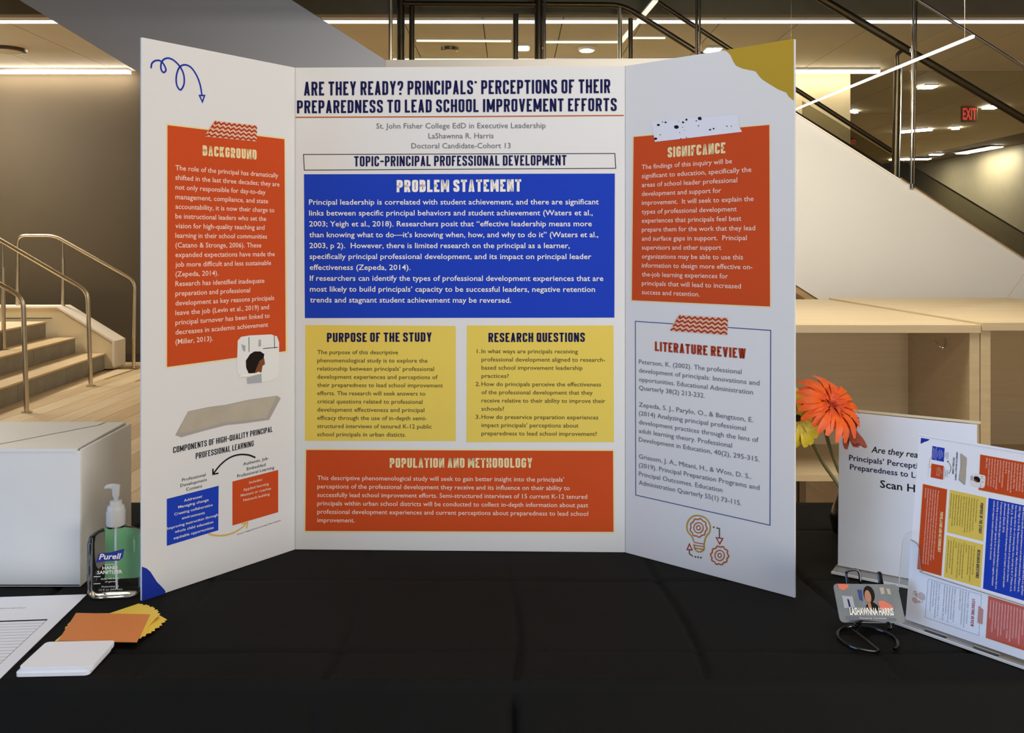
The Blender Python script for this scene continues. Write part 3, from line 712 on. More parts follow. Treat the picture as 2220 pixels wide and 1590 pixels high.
for a_ in (((634, 30), (635, 115)), ((780, 20), (782, 95)), ((715, 96), (800, 88))): stroke(0, 'photo_print', [q5(*a_[0]), q5(*a_[1])], 1.4, 'black', 4, smooth=False)
shape(0, 'photo_print', [q5(*q) for q in ((700, 125), (722, 155), (726, 185), (712, 195), (706, 232), (665, 238), (668, 170))], 'skin', 5)
shape(0, 'photo_print', [q5(*q) for q in ((640, 128), (665, 112), (700, 112), (722, 128), (718, 150), (695, 165), (680, 200), (665, 238), (632, 238), (618, 205), (616, 165))], 'hair', 6)
shape(0, 'photo_print', [q5(*q) for q in ((578, 250), (640, 238), (672, 236), (690, 228), (706, 238), (640, 252), (580, 260))], 'white', 7)
sh = [(205, 588), (280, 450), (400, 425), (500, 412), (620, 385), (790, 360), (812, 375), (745, 500), (600, 520), (500, 530), (380, 560), (240, 600)]
shape(0, 'torn_paper', [q5(x+6, y+6) for x, y in sh], 'shade', 1)
shape(0, 'torn_paper', [q5(*q) for q in ((222, 585), (285, 458), (400, 436), (510, 420), (620, 396), (795, 366), (735, 492), (600, 512), (500, 520), (380, 552), (290, 575))], 'torn', 2)
place(0, headline('COMPONENTS OF HIGH-QUALITY PRINCIPAL', .13), q5(199, 697), q5(770, 574), 13.2, 'black', 'heading')
place(0, headline('PROFESSIONAL LEARNING', .13), q5(329, 731), q5(662, 656), 13, 'black', 'heading')
stroke(0, 'curved_arrow', [q5(*q) for q in ((672, 722), (630, 707), (575, 706), (520, 725), (470, 765), (430, 815))], 3.4, 'black')
stroke(0, 'curved_arrow', [q5(*q) for q in ((428, 786), (428, 818), (460, 812))], 3.2, 'black', smooth=False)
shape(0, 'blue_block', [q5(*q) for q in ((163, 960), (461, 884), (459, 1140), (163, 1230))], 'blue')
shape(0, 'red_block', [q5(*q) for q in ((540, 860), (803, 793), (803, 1036), (540, 1113))], 'red')
def tilted(i, items, cap, ink, bold=.006, name='text_block'):
    parts = [place(i, body(t, bold), q5(*a), q5(*b), cap, ink, ret=True) for t, a, b in items]
    V, Fs = merge(parts); emit_print(i, name, V, Fs, 3, ink)
tilted(0, [('Professional', (250, 860), (386, 828)), ('Development', (241, 892), (393, 856)), ('Content', (274, 914), (366, 893)),
           ], 6.6, 'black', .002)
tilted(0, [('Authentic, Job-', (602, 768), (748, 733)), ('Embedded', (622, 796), (730, 770)), ('Professional Learning', (567, 838), (780, 786))], 6.6, 'black', .002)
tilted(0, [('Addresses:', (261, 977), (368, 950)), ('Managing change', (228, 1015), (403, 971)), ('Creating collaborative', (205, 1056), (426, 1000)), ('environments', (249, 1078), (381, 1045)),
           ('Improving instruction through', (165, 1138), (457, 1057)), ('whole child education', (208, 1157), (429, 1098)), ('equitable opportunities', (202, 1193), (432, 1130))], 5.8, 'white')
tilted(0, [('Includes:', (636, 873), (711, 854)), ('Applied learning', (602, 915), (748, 879)), ('Mentors or coaches', (587, 948), (761, 905)), ('Network building', (602, 975), (753, 938))], 5.8, 'pink')
tilted(0, [('Source: Adapted from Learning Policy Institute', (566, 1168), (817, 1085))], 2.8, 'black', 0)
stroke(0, 'gold_arrow', [q5(*q) for q in ((402, 1160), (445, 1170), (500, 1168), (555, 1150), (600, 1120), (615, 1103))], 3.4, 'gold')
stroke(0, 'gold_arrow', [q5(*q) for q in ((592, 1103), (628, 1095), (620, 1130))], 3, 'gold', smooth=False)
shape(0, 'blue_corner', [(307.5, 1229), (318, 1233), (326, 1240), (333, 1251), (340, 1262), (350, 1272), (358, 1281), (359, 1287), (307.5, 1304)], 'deepblue')

# ---- right wing
def q3(x, y): return (1340+x/2.565, 80+y/2.565)
def q4(x, y): return (1340+x/2.3375, 640+y/2.3375)
shape(2, 'ochre_corner', [q3(*q) for q in ((588, 76), (606, 82), (625, 102), (638, 132), (655, 160), (690, 176), (765, 192), (782, 215), (800, 236), (850, 268), (890, 292), (935, 310), (950, 333), (977, 355), (977, 10))], 'ochre')
shape(2, 'block_border', [q3(*q) for q in ((80, 551), (847, 484), (852, 1507), (70, 1471))], 'pale', 1)
shape(2, 'red_block', [q3(*q) for q in ((87, 557), (841, 490), (845, 1500), (77, 1465))], 'red', 2)
shape(2, 'tape', [q3(*q) for q in ((186, 472), (668, 430), (674, 500), (690, 528), (400, 562), (205, 584))], 'strip', 3)
rnd = random.Random(5)
for x, y, s_ in ((225, 490, 7), (248, 474, 3), (265, 476, 5.5), (325, 502, 12), (338, 470, 2), (362, 476, 6), (381, 461, 6), (360, 503, 2.5), (369, 519, 2), (436, 467, 3.5), (455, 455, 11), (448, 495, 3.5), (512, 517, 5.5), (532, 511, 5), (606, 497, 3.5), (630, 497, 3), (343, 532, 2.5), (235, 545, 3), (210, 567, 8), (350, 566, 3), (381, 560, 3)):
    shape(2, 'ink_spot', [q3(x+s_*1.15*math.cos(a*PI/5)*rnd.uniform(.8, 1.15), y+s_*.9*math.sin(a*PI/5)*rnd.uniform(.8, 1.15)) for a in range(10)], 'black', 4)
place(2, headline('SIGNIFCANCE', .2), q3(276, 672), q3(597, 647), 22.5, 'pale', 'heading')
T = ['The findings of this inquiry will be', 'significant to education, specifically the', 'areas of school leader professional', 'development and support for', 'improvement.  It will seek to explain the',
 'types of professional development', 'experiences that principals feel best', 'prepare them for the work that they lead', 'and surface gaps in support.  Principal', 'supervisors and other support',
 'organizations may be able to use this', 'information to design more effective on-', 'the-job learning experiences for', 'principals that will lead to increased', 'success and retention.']
xr = [634, 742, 663, 574, 754, 660, 686, 763, 716, 574, 695, 748, 612, 684, 454]
para(2, [(t, 1391.7, 80+(737+49.6*k)/2.565, 1340+xr[k]/2.565) for k, t in enumerate(T)], 'pink', 9.8, .006)
rectline(2, [q4(*q) for q in ((88, 133), (774, 179), (770, 1167), (90, 1014))], 1.7, 'line')
tape(2, [q4(*q) for q in ((292, 100), (557, 115), (553, 203), (264, 182))])
place(2, headline('LITERATURE REVIEW', .19), q4(187, 283), q4(648, 323), 20.5, 'rust', 'heading')
T = [('Peterson, K. (2002). The professional', 348, 626), ('development of principals: Innovations and', 392, 717), ('opportunities. Educational Administration', 437, 684), ('Quarterly 38(2) 213-232.', 480, 440),
 ('Zepeda, S. J., Parylo, O., & Bengtson, E.', 565, 686), ('(2014) Analyzing principal professional', 609, 648), ('development practices through the lens of', 654, 712), ('adult learning theory. Professional', 698, 578), ('Development in Education, 40(2), 295-315.', 742, 717),
 ('Grissom, J. A., Mitani, H., & Woo, D. S..', 828, 676), ('(2019). Principal Preparation Programs and', 872, 717), ('Principal Outcomes. Education', 916, 530), ('Administration Quarterly 55(1) 73-115.', 960, 625)]
para(2, [(t, 1385.4, 640+y/2.3375, 1340+x/2.3375) for t, y, x in T], 'grey', 9.6, .0)
# bulb and gear line drawing
def ring(cx_, cy_, rx, ry, wpx=2.4, n=24, teeth=0, amp=.1, ink='orange'):
    pts = []
    N = n if not teeth else teeth*4
    for k in range(N):
        a = 2*PI*k/N; m_ = 1 if not teeth else (1+amp if k % 4 < 2 else 1-amp*.3)
        pts.append(q4(cx_+rx*m_*math.cos(a), cy_+ry*m_*math.sin(a)))
    stroke(2, 'icon_line', pts, wpx, ink, 2, closed=True, smooth=False)
stroke(2, 'icon_line', [q4(*q) for q in ((385, 1252), (375, 1225), (352, 1195), (352, 1155), (375, 1125), (408, 1118), (445, 1132), (466, 1165), (464, 1200), (445, 1228), (437, 1262), (435, 1290), (412, 1302), (392, 1290), (384, 1262))], 3, 'ochre')
ring(408, 1180, 40, 44, 2.6, teeth=9, amp=.08); ring(408, 1180, 24, 26, 2.2); ring(408, 1180, 10, 11, 2.2)
for yy in (1258, 1272, 1286): stroke(2, 'icon_line', [q4(386, yy-4), q4(436, yy+4)], 2, 'orange', smooth=False)
ring(515, 1320, 42, 44, 2.8, teeth=10, amp=.09); ring(515, 1320, 24, 26, 2.2); ring(515, 1320, 9, 10, 2.2)
stroke(2, 'icon_line', [q4(498, 1180), q4(514, 1184), q4(514, 1230)], 2.4, 'brown', smooth=False)
stroke(2, 'icon_line', [q4(498, 1230), q4(531, 1234), q4(515, 1262)], 2.2, 'rust', closed=True, smooth=False)
stroke(2, 'icon_line', [q4(362, 1290), q4(362, 1312), q4(380, 1324)], 2.4, 'brown', smooth=False)
stroke(2, 'icon_line', [q4(350, 1290), q4(376, 1292), q4(362, 1262)], 2.2, 'rust', closed=True, smooth=False)
for x, y in ((392, 1327), (406, 1329), (420, 1331), (485, 1177)): shape(2, 'icon_line', [q4(x-4, y-4), q4(x+4, y-4), q4(x+4, y+4), q4(x-4, y+4)], 'brown', 2)

# ================================================================ OBJECTS AT LEFT
# carton
bx0, bx1, by0, by1 = -1.06, -.728, 1.401, 1.615
zt = H-.341
cb = thing('carton_box', ((bx0+bx1)/2, (by0+by1)/2, TZ), 'big glossy white carton with a slotted lid at the left edge', 'box')
t_ = .004; sk = -.012
def bb(x, y): return Vector((x+(sk*(y-by0)/(by1-by0)), y, 0))
def wall(p, q, z0, z1, th): 
    dd = (q-p).normalized(); nn = Vector((-dd.y, dd.x, 0))*th
    return MB().prism([p+Vector((0,0,z0)), q+Vector((0,0,z0)), q+nn+Vector((0,0,z0)), p+nn+Vector((0,0,z0))], (0, 0, z1-z0))
C0, C1, C2, C3 = bb(bx0, by0), bb(bx1, by0), bb(bx1, by1), bb(bx0, by1)
obj('front_panel', wall(C0, C1, TZ+.0005, zt-.004, t_), M_BOX, cb, bevel=.0015)
obj('side_panel', wall(C1+Vector((0,t_,0)), C2, TZ+.0005, zt-.002, t_), M_BOX, cb, bevel=.0015)
obj('back_panel', wall(C2-Vector((t_,0,0)), C3, TZ+.0005, zt-.004, t_), M_BOX, cb)
obj('side_panel', wall(C3, C0+Vector((0,t_,0)), TZ+.0005, zt-.004, t_), M_BOX, cb)
obj('base_panel', MB().prism([C0+Vector((0,0,TZ+.0008)), C1+Vector((0,0,TZ+.0008)), C2+Vector((0,0,TZ+.0008)), C3+Vector((0,0,TZ+.0008))], (0,0,.003)), M_BOX, cb)
obj('shade_sheet', MB().prism([C0+Vector((.008,.008,zt-.03)), C1+Vector((-.006,.008,zt-.03)), C2+Vector((-.006,-.008,zt-.03)), C3+Vector((.008,-.008,zt-.03))], (0,0,.014)), M_BLACK, cb)  # black sheet put in for the shade inside the carton
sB = onz(214, 922, zt); sB.z = 0; sA = Vector((sB.x-(sB.y-by0-.004)/1.6, by0+.004, 0)); g = Vector((-.0032, .0020, 0))
Z6 = Vector((0, 0, zt-.006))
A0, A1, A2, A3 = C0+Vector((0, -.001, 0)), C1+Vector((-.0075, -.001, 0)), C2+Vector((-.0110, 0, 0)), C3
obj('lid', MB().prism([p+Z6 for p in (A0, A1, A1+Vector((0, .004, 0)), A0+Vector((0, .004, 0)))], (0, 0, .006)), M_BOX, cb, bevel=.001)
q_ = Vector((sB.x, by1, 0))
obj('lid_flap', MB().prism([p+Z6 for p in (sA-g, A1+Vector((0, .0046, 0)), A2, q_-g, sB-g)], (0, 0, .006)), M_BOX, cb, bevel=.0008)
obj('lid_flap', MB().prism([p+Z6 for p in (A0+Vector((0, .0046, 0)), sA+g, sB+g, q_+g, A3)], (0, 0, .006)), M_BOX, cb, bevel=.0008)
# paper form
fp = thing('sign_up_sheet', (-.80, 1.24, TZ), 'white sign-up sheet with ruled table lying flat at the left edge', 'paper')
p0 = onz(188, 1288, TZ+.002); p1 = onz(0, 1470, TZ+.002)
ez = (p1-p0).normalized(); ex = Vector((ez.y, -ez.x, 0)); ex = ex if ex.x < 0 else -ex
def fs(a, b, z): return p0+ex*a+ez*b+Vector((0, 0, z))    # a leftwards, b towards the viewer
def sheetbox(a0, b0, a1, b1, z0, z1, m, name): obj(name, MB().prism([fs(a0, b0, z0), fs(a1, b0, z0), fs(a1, b1, z0), fs(a0, b1, z0)], (0, 0, z1-z0)), m, fp)
sheetbox(0, 0, .216, .279, -.0018, -.0008, M_PAPER, 'sheet')
zz = -.0007
sheetbox(.020, .0905, .196, .0945, zz, zz+.0001, P['black'], 'heavy_rule')
for k in range(17): sheetbox(.020, .103+k*.0095, .196, .1037+k*.0095, zz, zz+.0001, P['mid'], 'rule')
for a in (.020, .11, .196): sheetbox(a, .0905, a+.0006, .262, zz, zz+.0001, P['grey'], 'rule')
def flat_text(t, right, base, width, cap, par, frame, ink, z):
    V, Fs, wd = body(t, .0); k = width/wd
    mb = MB(); mb.v = [frame(right-(a*k-width) if False else right+width-a*k, base-b*cap, z) for a, b in V]; mb.f = Fs
    obj('lettering', mb, ink, par)
flat_text('Are they ready?', .145-.005, .036, .045, .0042, fp, fs, P['grey'], zz)
flat_text('Principals\u2019 perceptions of their preparedness to lead school', .075, .047, .12, .0042, fp, fs, P['grey'], zz)
flat_text('improvement efforts', .150, .058, .04, .0042, fp, fs, P['grey'], zz)
flat_text('Please sign in with your name and e-mail', .115, .070, .085, .0036, fp, fs, P['mid'], zz)
flat_text('Thank you for attending', .13, .081, .05, .0036, fp, fs, P['mid'], zz)
# fanned yellow cards + orange card
def card(name, c, ang, w_, h_, z, th, m, label, cat, group=None, rad=.0):
    cs, sn = math.cos(ang), math.sin(ang); pts = []
    for sx, sy in ((-1, -1), (1, -1), (1, 1), (-1, 1)):
        if rad:
            ccx, ccy = sx*(w_/2-rad), sy*(h_/2-rad); a0 = {(-1,-1): PI, (1,-1): 1.5*PI, (1,1): 0, (-1,1): .5*PI}[(sx, sy)]
            for k in range(6): a = a0+k*PI/10; pts.append((ccx+rad*math.cos(a), ccy+rad*math.sin(a)))
        else: pts.append((sx*w_/2, sy*h_/2))
    mb = MB().prism([(c[0]+x*cs-y*sn, c[1]+x*sn+y*cs, z) for x, y in pts], (0, 0, th))
    return obj(name, mb, m, None, label, cat, group, origin=(c[0], c[1], z))
M_YC = mat('yellow_card', '#f2cf4e', .55, var=.02); M_OC = mat('orange_card', '#dd8440', .55, var=.02)
oc = [onz(u, v, TZ+.010) for u, v in ((165, 1330), (325, 1333), (297, 1393), (126, 1390))]
occ = sum(oc, Vector())/4; ow = ((oc[1]-oc[0]).length+(oc[2]-oc[3]).length)/2; oh = ((oc[3]-oc[0]).length+(oc[2]-oc[1]).length)/2
NY = 9
words = ['lowest', 'second lowest', 'third from the bottom', 'fourth from the bottom', 'middle', 'fourth from the top', 'third from the top', 'second from the top', 'uppermost']
for k in range(NY):
    t = k/(NY-1); ang = math.radians(50*(1-t)**1.0+1.5*(k % 2))
    c = (occ.x+.004-.002*(1-t), occ.y+.004+.026*(1-t))
    card('yellow_card', c, ang, ow*.98, oh*.98, TZ+.0006+k*.00095, .0008, M_YC, 'yellow card in the fan under the orange card, %s of its fan' % words[k], 'card', 'fanned yellow cards')
pts_ = oc
obj('orange_card', MB().prism([Vector((p.x, p.y, TZ+.0095)) for p in (oc[3], oc[2], oc[1], oc[0])], (0, 0, .0009)), M_OC, label='orange card on top of the fanned yellow cards', cat='card', origin=(occ.x, occ.y, TZ+.0095))
# white card stack
wc = [onz(u, v, TZ+.0115) for u, v in ((90, 1392), (243, 1389), (205, 1447), (41, 1450))]
wcc = sum(wc, Vector())/4; ww = ((wc[1]-wc[0]).length+(wc[2]-wc[3]).length)/2; wh = ((wc[3]-wc[0]).length+(wc[2]-wc[1]).length)/2
sk_ = ((wc[0]+wc[1])/2-(wc[3]+wc[2])/2); ang = math.atan2(wc[1].y-wc[0].y, wc[1].x-wc[0].x)
nC = 12
for k in range(nC):
    lower = k < 5; z = TZ+.0004+k*.00094
    card('white_card', (wcc.x+(-.0015 if lower else .0012)+random.uniform(-.0004, .0004), wcc.y+(-.002 if lower else .0012)+random.uniform(-.0004, .0004)), ang, ww-.002, wh-.004, z, .00088, M_CARD,
         'white rounded card, %s of the stack at front left' % ('topmost' if k == nC-1 else 'undermost' if k == 0 else ['', 'second from the bottom', 'third from the bottom', 'fourth from the bottom', 'just under the slight step', 'just above the slight step', 'second above the slight step', 'fifth from the top', 'fourth from the top', 'third from the top', 'second from the top'][k]), 'card', 'stack of white cards', rad=.006)

# hand sanitizer bottle
bt = thing('sanitizer_bottle', (-.648, 1.366, TZ), 'clear pump bottle of hand sanitizer with green back label beside the carton', 'bottle')
B0 = Vector((-.6525, 1.368, TZ+.0008)); yaw = .10
Rz = Matrix.Translation(B0) @ Matrix.Rotation(yaw, 4, 'Z')
def rrect(hw, hd, rad, n=5):
    out = []
    for sx, sy, a0 in ((1, 1, 0), (-1, 1, .5*PI), (-1, -1, PI), (1, -1, 1.5*PI)):
        for k in range(n+1):
            a = a0+k*PI/2/n; out.append((sx*(hw-rad)+rad*math.cos(a), sy*(hd-rad)+rad*math.sin(a)))
    return out
def loft(secs):
    mb = MB(); n = None
    for hw, hd, rad, z in secs:
        q = rrect(hw, hd, min(rad, hw*.999, hd*.999)); n = len(q); mb.v += [Vector((x, y, z)) for x, y in q]
    for i in range(len(secs)-1):
        for j in range(n): mb.f.append([i*n+j, i*n+(j+1) % n, (i+1)*n+(j+1) % n, (i+1)*n+j])
    mb.f.append(list(range(n-1, -1, -1))); mb.f.append([(len(secs)-1)*n+j for j in range(n)])
    return mb
M_BOT = mat('clear_bottle_plastic', '#eef2f0', .05, trans=1, ior=1.22)
secs = [(.030, .014, .010, 0), (.036, .019, .012, .003), (.040, .021, .010, .010), (.0405, .0215, .009, .05), (.040, .021, .009, .092), (.038, .019, .010, .101), (.026, .015, .012, .108), (.014, .012, .012, .112), (.0125, .0125, .012, .116)]
obj('bottle_body', loft(secs).xf(Rz), M_BOT, bt, smooth=True)
M_GREEN = mat('green_back_label', '#93d495', .5, var=.03)
obj('back_label', MB().box((-.022, .0218, .022), (.037, .0222, .098)).xf(Rz), M_GREEN, bt)
M_PUMP = mat('translucent_white_plastic', '#d5d4cf', .35, trans=.25, ior=1.3)
obj('collar', MB().lathe((0, 0, 0), [(.0135, .115), (.0148, .118), (.0148, .138), (.0135, .1385), (.0138, .142), (.0125, .147), (.0095, .148), (.009, .155), (.005, .156)], 28).xf(Rz), M_PUMP, bt, smooth=True)
pump = MB().lathe((0, 0, 0), [(.0036, .155), (.0036, .160), (.0055, .163), (.0062, .176), (.0066, .180), (.003, .182)], 20)
obj('pump_head', pump.xf(Rz), M_PUMP, bt, smooth=True)
obj('spout', MB().tube([(0, 0, .1775), (-.008, 0, .179), (-.014, 0, .1785), (-.0165, 0, .176)], [.0055, .0045, .0032, .0026], 12).xf(Rz), M_PUMP, bt, smooth=True)
obj('dip_tube', MB().tube([(0, 0, .115), (.003, 0, .012)], .0018, 8).xf(Rz), M_ACRYLG, bt)
fy = -.0222
def lab(pts, m, name, k=0): obj(name, MB().prism([Vector((x, fy-k*.0002, z)) for x, z in pts], (0, -.00015, 0)).xf(Rz), m, bt)
lab([(-.0235, .062), (-.0185, .077), (0, .078), (.021, .083), (.0185, .069), (.013, .064), (-.005, .064)], mat('brand_blue', '#1c2c8c', .5), 'brand_plate')
def btext(t, x0, x1, z, cap, m, it=0, bold=.01, k=2):
    V, Fs, wd = body(t, bold, it); s_ = (x1-x0)/wd
    mb = MB(); mb.v = [Vector((x0+a*s_, fy-.0002*k, z+b*cap)) for a, b in V]; mb.f = Fs
    obj('lettering', mb.xf(Rz), m, bt)
btext('Purell', -.0185, .0165, .067, .0088, P['white'], .25, .02)
btext('ADVANCED', -.010, .006, .0575, .0018, P['white'])
btext('HAND', -.013, .0105, .0505, .0052, P['white'], 0, .02)
btext('SANITIZER', -.021, .018, .0435, .0052, P['white'], 0, .02)
btext('Kills 99.99%', -.015, .013, .034, .0026, P['white'], 0, 0)
btext('of germs', -.009, .009, .0295, .0026, P['white'], 0, 0)
btext('Moisturizing gel', -.014, .012, .0215, .0026, P['white'], 0, 0)
btext('12 fl oz (354 mL)', -.018, .018, .0165, .0024, P['white'], 0, 0)
for z in (.039, .0275): lab([(-.0265, z), (-.016, z), (-.016, z+.001), (-.0265, z+.001)], P['white'], 'rule', 2)

# ================================================================ OBJECTS AT RIGHT
class Pl:      # a leaning plane: origin, unit right, unit up
    def __init__(s, o, r_, u_): s.o = Vector(o); s.r = Vector(r_).normalized(); s.u = Vector(u_).normalized(); s.n = s.r.cross(s.u); s.n = s.n if s.n.y < 0 else -s.n
    def w(s, a, b, k=0): return s.o+s.r*a+s.u*b+s.n*k
    def loc(s, u, v):
        d = Vector(((u-CX)/F, 1, (HY-v)/F)); o = Vector((0, 0, H)); t = (s.o-o).dot(s.n)/d.dot(s.n); q = o+d*t-s.o
        return q.dot(s.r), q.dot(s.u)
    def slab(s, a0, b0, a1, b1, k0, k1): return MB().prism([s.w(a0, b0, k0), s.w(a1, b0, k0), s.w(a1, b1, k0), s.w(a0, b1, k0)], s.n*(k1-k0))
# --- rear sign
R1 = Vector((.853, -.522, 0)); N1 = Vector((.522, .853, 0))
S1 = Pl((.580, 1.483, H-.57), R1, N1*.013+Vector((0, 0, .274)))
S1_ = 1
rs = thing('acrylic_sign_stand', (S1.o.x+.09, S1.o.y-.05, TZ), 'white portrait notice in a clear stand behind the small easel', 'sign')
obj('notice', S1.slab(.002, .001, .2185, .2742, -.0006, .0004), M_PAPER, rs)
obj('acrylic_sheet', S1.slab(0, -.002, .2215, .2755, -.0042, -.0022), M_ACRYL, rs)
obj('acrylic_sheet', S1.slab(0, -.002, .2215, .2755, .0012, .0028), M_ACRYL, rs)
obj('top_edge', S1.slab(0, .2755, .2235, .2795, -.0042, -.0022), mat('warm_acrylic_edge', '#d8cdb0', .3), rs)
fz = TZ+.0012
fo = Vector((.560, 1.456, fz)); bo = Vector((S1.o.x, S1.o.y, fz)); bo2 = bo+N1*.035
obj('foot', MB().prism([fo, fo+R1*.226, bo2+R1*.2215, bo2], (0, 0, .0025)), M_ACRYLB, rs)
obj('foot_edge', MB().prism([fo-N1*.0018, fo+R1*.226-N1*.0018, fo+R1*.226, fo], (0, 0, .004)), M_ACRYLG, rs)
def ptext(pl_, t, a0, b0, width, cap, m, par, bold=.0, it=0, k=.0007, heavy=False):
    V, Fs, wd = (headline(t, .18) if heavy else body(t, bold, it)); s_ = width/wd
    mb = MB(); mb.v = [pl_.w(a0+a*s_, b0+b*cap, k) for a, b in V]; mb.f = Fs; return obj('lettering', mb, m, par)
def l1(u, v): return S1.loc(u, v)
for t, u, v, uu, cap, full, m, bd in (('Are they ready?', 1889, 981, 1991, .0105, 'Are they rea', P['black'], .012), ('Principals\u2019 Perceptions of Their', 1841, 998, 1986, .0095, 'Principals\u2019 Percept', P['navy'], .012),
      ('Preparedness to Lead School', 1843, 1018, 1985, .0095, 'Preparedness to L', P['navy'], .012), ('Scan Here', 1908, 1057, 1984, .0125, 'Scan H', P['black'], .014)):
    a, b = l1(u, v); a2, _ = l1(uu, v); Vp, _f, wp = body(full, bd); Vf, _f, wf_ = body(t, bd)
    ptext(S1, t, a, b, min((a2-a)*wf_/wp, .219-a), cap, m, rs, bd, .18 if t.startswith('Are') else 0, k=.0006)
# --- front stand with the small landscape copy of the poster
R2 = Vector((.6405, -.768, 0)); N2 = Vector((.768, .6405, 0))
S2 = Pl((.596, 1.2575, H-.5645), R2, N2*.046+Vector((0, 0, .2713)))
fsd = thing('acrylic_poster_stand', (S2.o.x+.07, S2.o.y-.08, TZ), 'clear stand holding a sideways small print of the poster at the right edge', 'sign')
SW, SH_ = .216, .2755
sheet = obj('poster_print', S2.slab(0, 0, SW, SH_, -.0008, .0002), M_PAPER, fsd)
obj('sheet_edge', S2.slab(0, SH_, SW+.002, SH_+.003, -.002, .001), M_ACRYLG, fsd)
obj('acrylic_sheet', S2.slab(0, -.003, SW+.002, SH_+.002, -.004, -.0022), M_ACRYL, fsd)
ax, ay = (SH_-.006)/TOTW, (SW-.006)/BH
for i, V2, Fs, layer, ink, nm in LOG:
    mb = MB(); mb.v = [S2.w(.003+b*ay, SH_-.003-(pan[i].off+a)*ax, .0003+layer*.00006) for a, b in V2]; mb.f = [list(q) for q in Fs]
    obj(nm, mb, P[ink], sheet)
# pocket in front of the print: side wall and low front lip
pd = .030
obj('pocket_side', MB().prism([S2.w(-.001, 0, .001), S2.w(-.001, 0, pd), S2.w(-.001, .118, pd*.9), S2.w(-.001, .13, .012), S2.w(-.001, .13, .001)], S2.r*.0016), M_ACRYL, fsd)
obj('pocket_side_edge', MB().tube(fillet([S2.w(-.001, .0, pd), S2.w(-.001, .118, pd*.9), S2.w(-.001, .128, pd*.6), S2.w(-.001, .129, .002)], .01), .0006, 6), mat('acrylic_edge_grey', '#b4b6ba', .3), fsd)
lip = [S2.w(.0, .118, .003), S2.w(.012, .112, .003), S2.w(.016, .090, .003), S2.w(.020, .078, .003), S2.w(.035, .074, .003), S2.w(SW+.002, .070, .003)]
obj('pocket_lip', MB().tube(spline(lip, 5), .0006, 6), mat('acrylic_line', '#77797e', .3), fsd)
fr = [S2.w(-.001, -.001, .0022)]+[p for p in lip]+[S2.w(SW+.002, -.001, .0022)]
obj('pocket_front', MB().prism(fr, S2.n*.0012), M_ACRYL, fsd)
f0 = Vector((.5815, 1.261, fz)); 
def fb(a, b, z=0): return Vector((.5815, 1.2612, fz+z))+R2*a+N2*b
slots = [(.040, .072), (.108, .142)]
xs_ = [0]+[x for s_ in slots for x in s_]+[.224]
base = MB()
base.prism([fb(0, 0), fb(.224, 0), fb(.224, .005), fb(0, .005)], (0, 0, .0025)).prism([fb(0, .012), fb(.224, .012), fb(.224, .05), fb(0, .05)], (0, 0, .0025))
for k in range(0, len(xs_), 2): base.prism([fb(xs_[k], .005), fb(xs_[k+1], .005), fb(xs_[k+1], .012), fb(xs_[k], .012)], (0, 0, .0025))
obj('foot', base, M_ACRYLB, fsd)
obj('foot_edge', MB().prism([fb(0, -.0014), fb(.224, -.0014), fb(.224, 0), fb(0, 0)], (0, 0, .0036)), M_ACRYLG, fsd)
for a_, b_ in slots:
    obj('slot_rim', MB().tube([fb(a_, .0125, .003), fb(b_, .0125, .003)], .0006, 6), M_ACRYLG, fsd)

# --- wire easel
we = thing('wire_easel', (.518, 1.212, TZ), 'small black wire easel with an open ring foot holding a name card', 'easel')
zr = TZ+.0026; cxr, cyr, rr = .518, 1.2105, .0405; wr = .0022
rg = []
for k in range(31):
    a = math.radians(-52+k*(360-44)/30+0); rg.append(Vector((cxr+rr*math.cos(a), cyr+rr*math.sin(a), zr)))
hub = Vector((cxr-.010, cyr+.026, zr+.001))
rg += [Vector((cxr+.001, cyr-.036, zr)), hub, hub+Vector((0, .006, .016))]
obj('ring_foot', MB().tube(spline(rg[:31], 2)+[rg[31]], wr, 10), M_WIRE, we, smooth=True)
obj('spoke', MB().tube([rg[31], hub, at(1866, 1350, 1.235)], wr, 10), M_WIRE, we, smooth=True)
cY = 1.228
shf = [at(1851, 1360, cY-.012), at(1854, 1352, cY-.012), at(1866, 1347, cY-.002), at(1925, 1350, cY-.002), at(1932, 1356, cY-.012), at(1929, 1364, cY-.014)]
obj('shelf_wire', MB().tube(fillet(shf, .004, 4), wr*.85, 10), M_WIRE, we, smooth=True)
for p in (shf[0], shf[-1]): obj('end_ball', MB().lathe(p-Vector((0, 0, .003)), [(.0005, 0), (.003, .0015), (.003, .0045), (.0005, .006)], 10), M_WIRE, we, smooth=True)
bY = 1.262
obj('back_loop', MB().tube(fillet([at(1866, 1348, cY+.006), at(1842, 1300, bY-.01), at(1833, 1237, bY), at(1863, 1235, bY), at(1868, 1300, bY-.008), at(1870, 1348, cY+.006)], .008, 5), wr*.9, 10), M_WIRE, we, smooth=True)
obj('back_loop', MB().tube(fillet([at(1920, 1348, cY+.006), at(1912, 1300, bY-.01), at(1904, 1242, bY), at(1909, 1243, bY), at(1918, 1300, bY-.008), at(1924, 1348, cY+.006)], .004, 4), wr*.9, 10), M_WIRE, we, smooth=True)
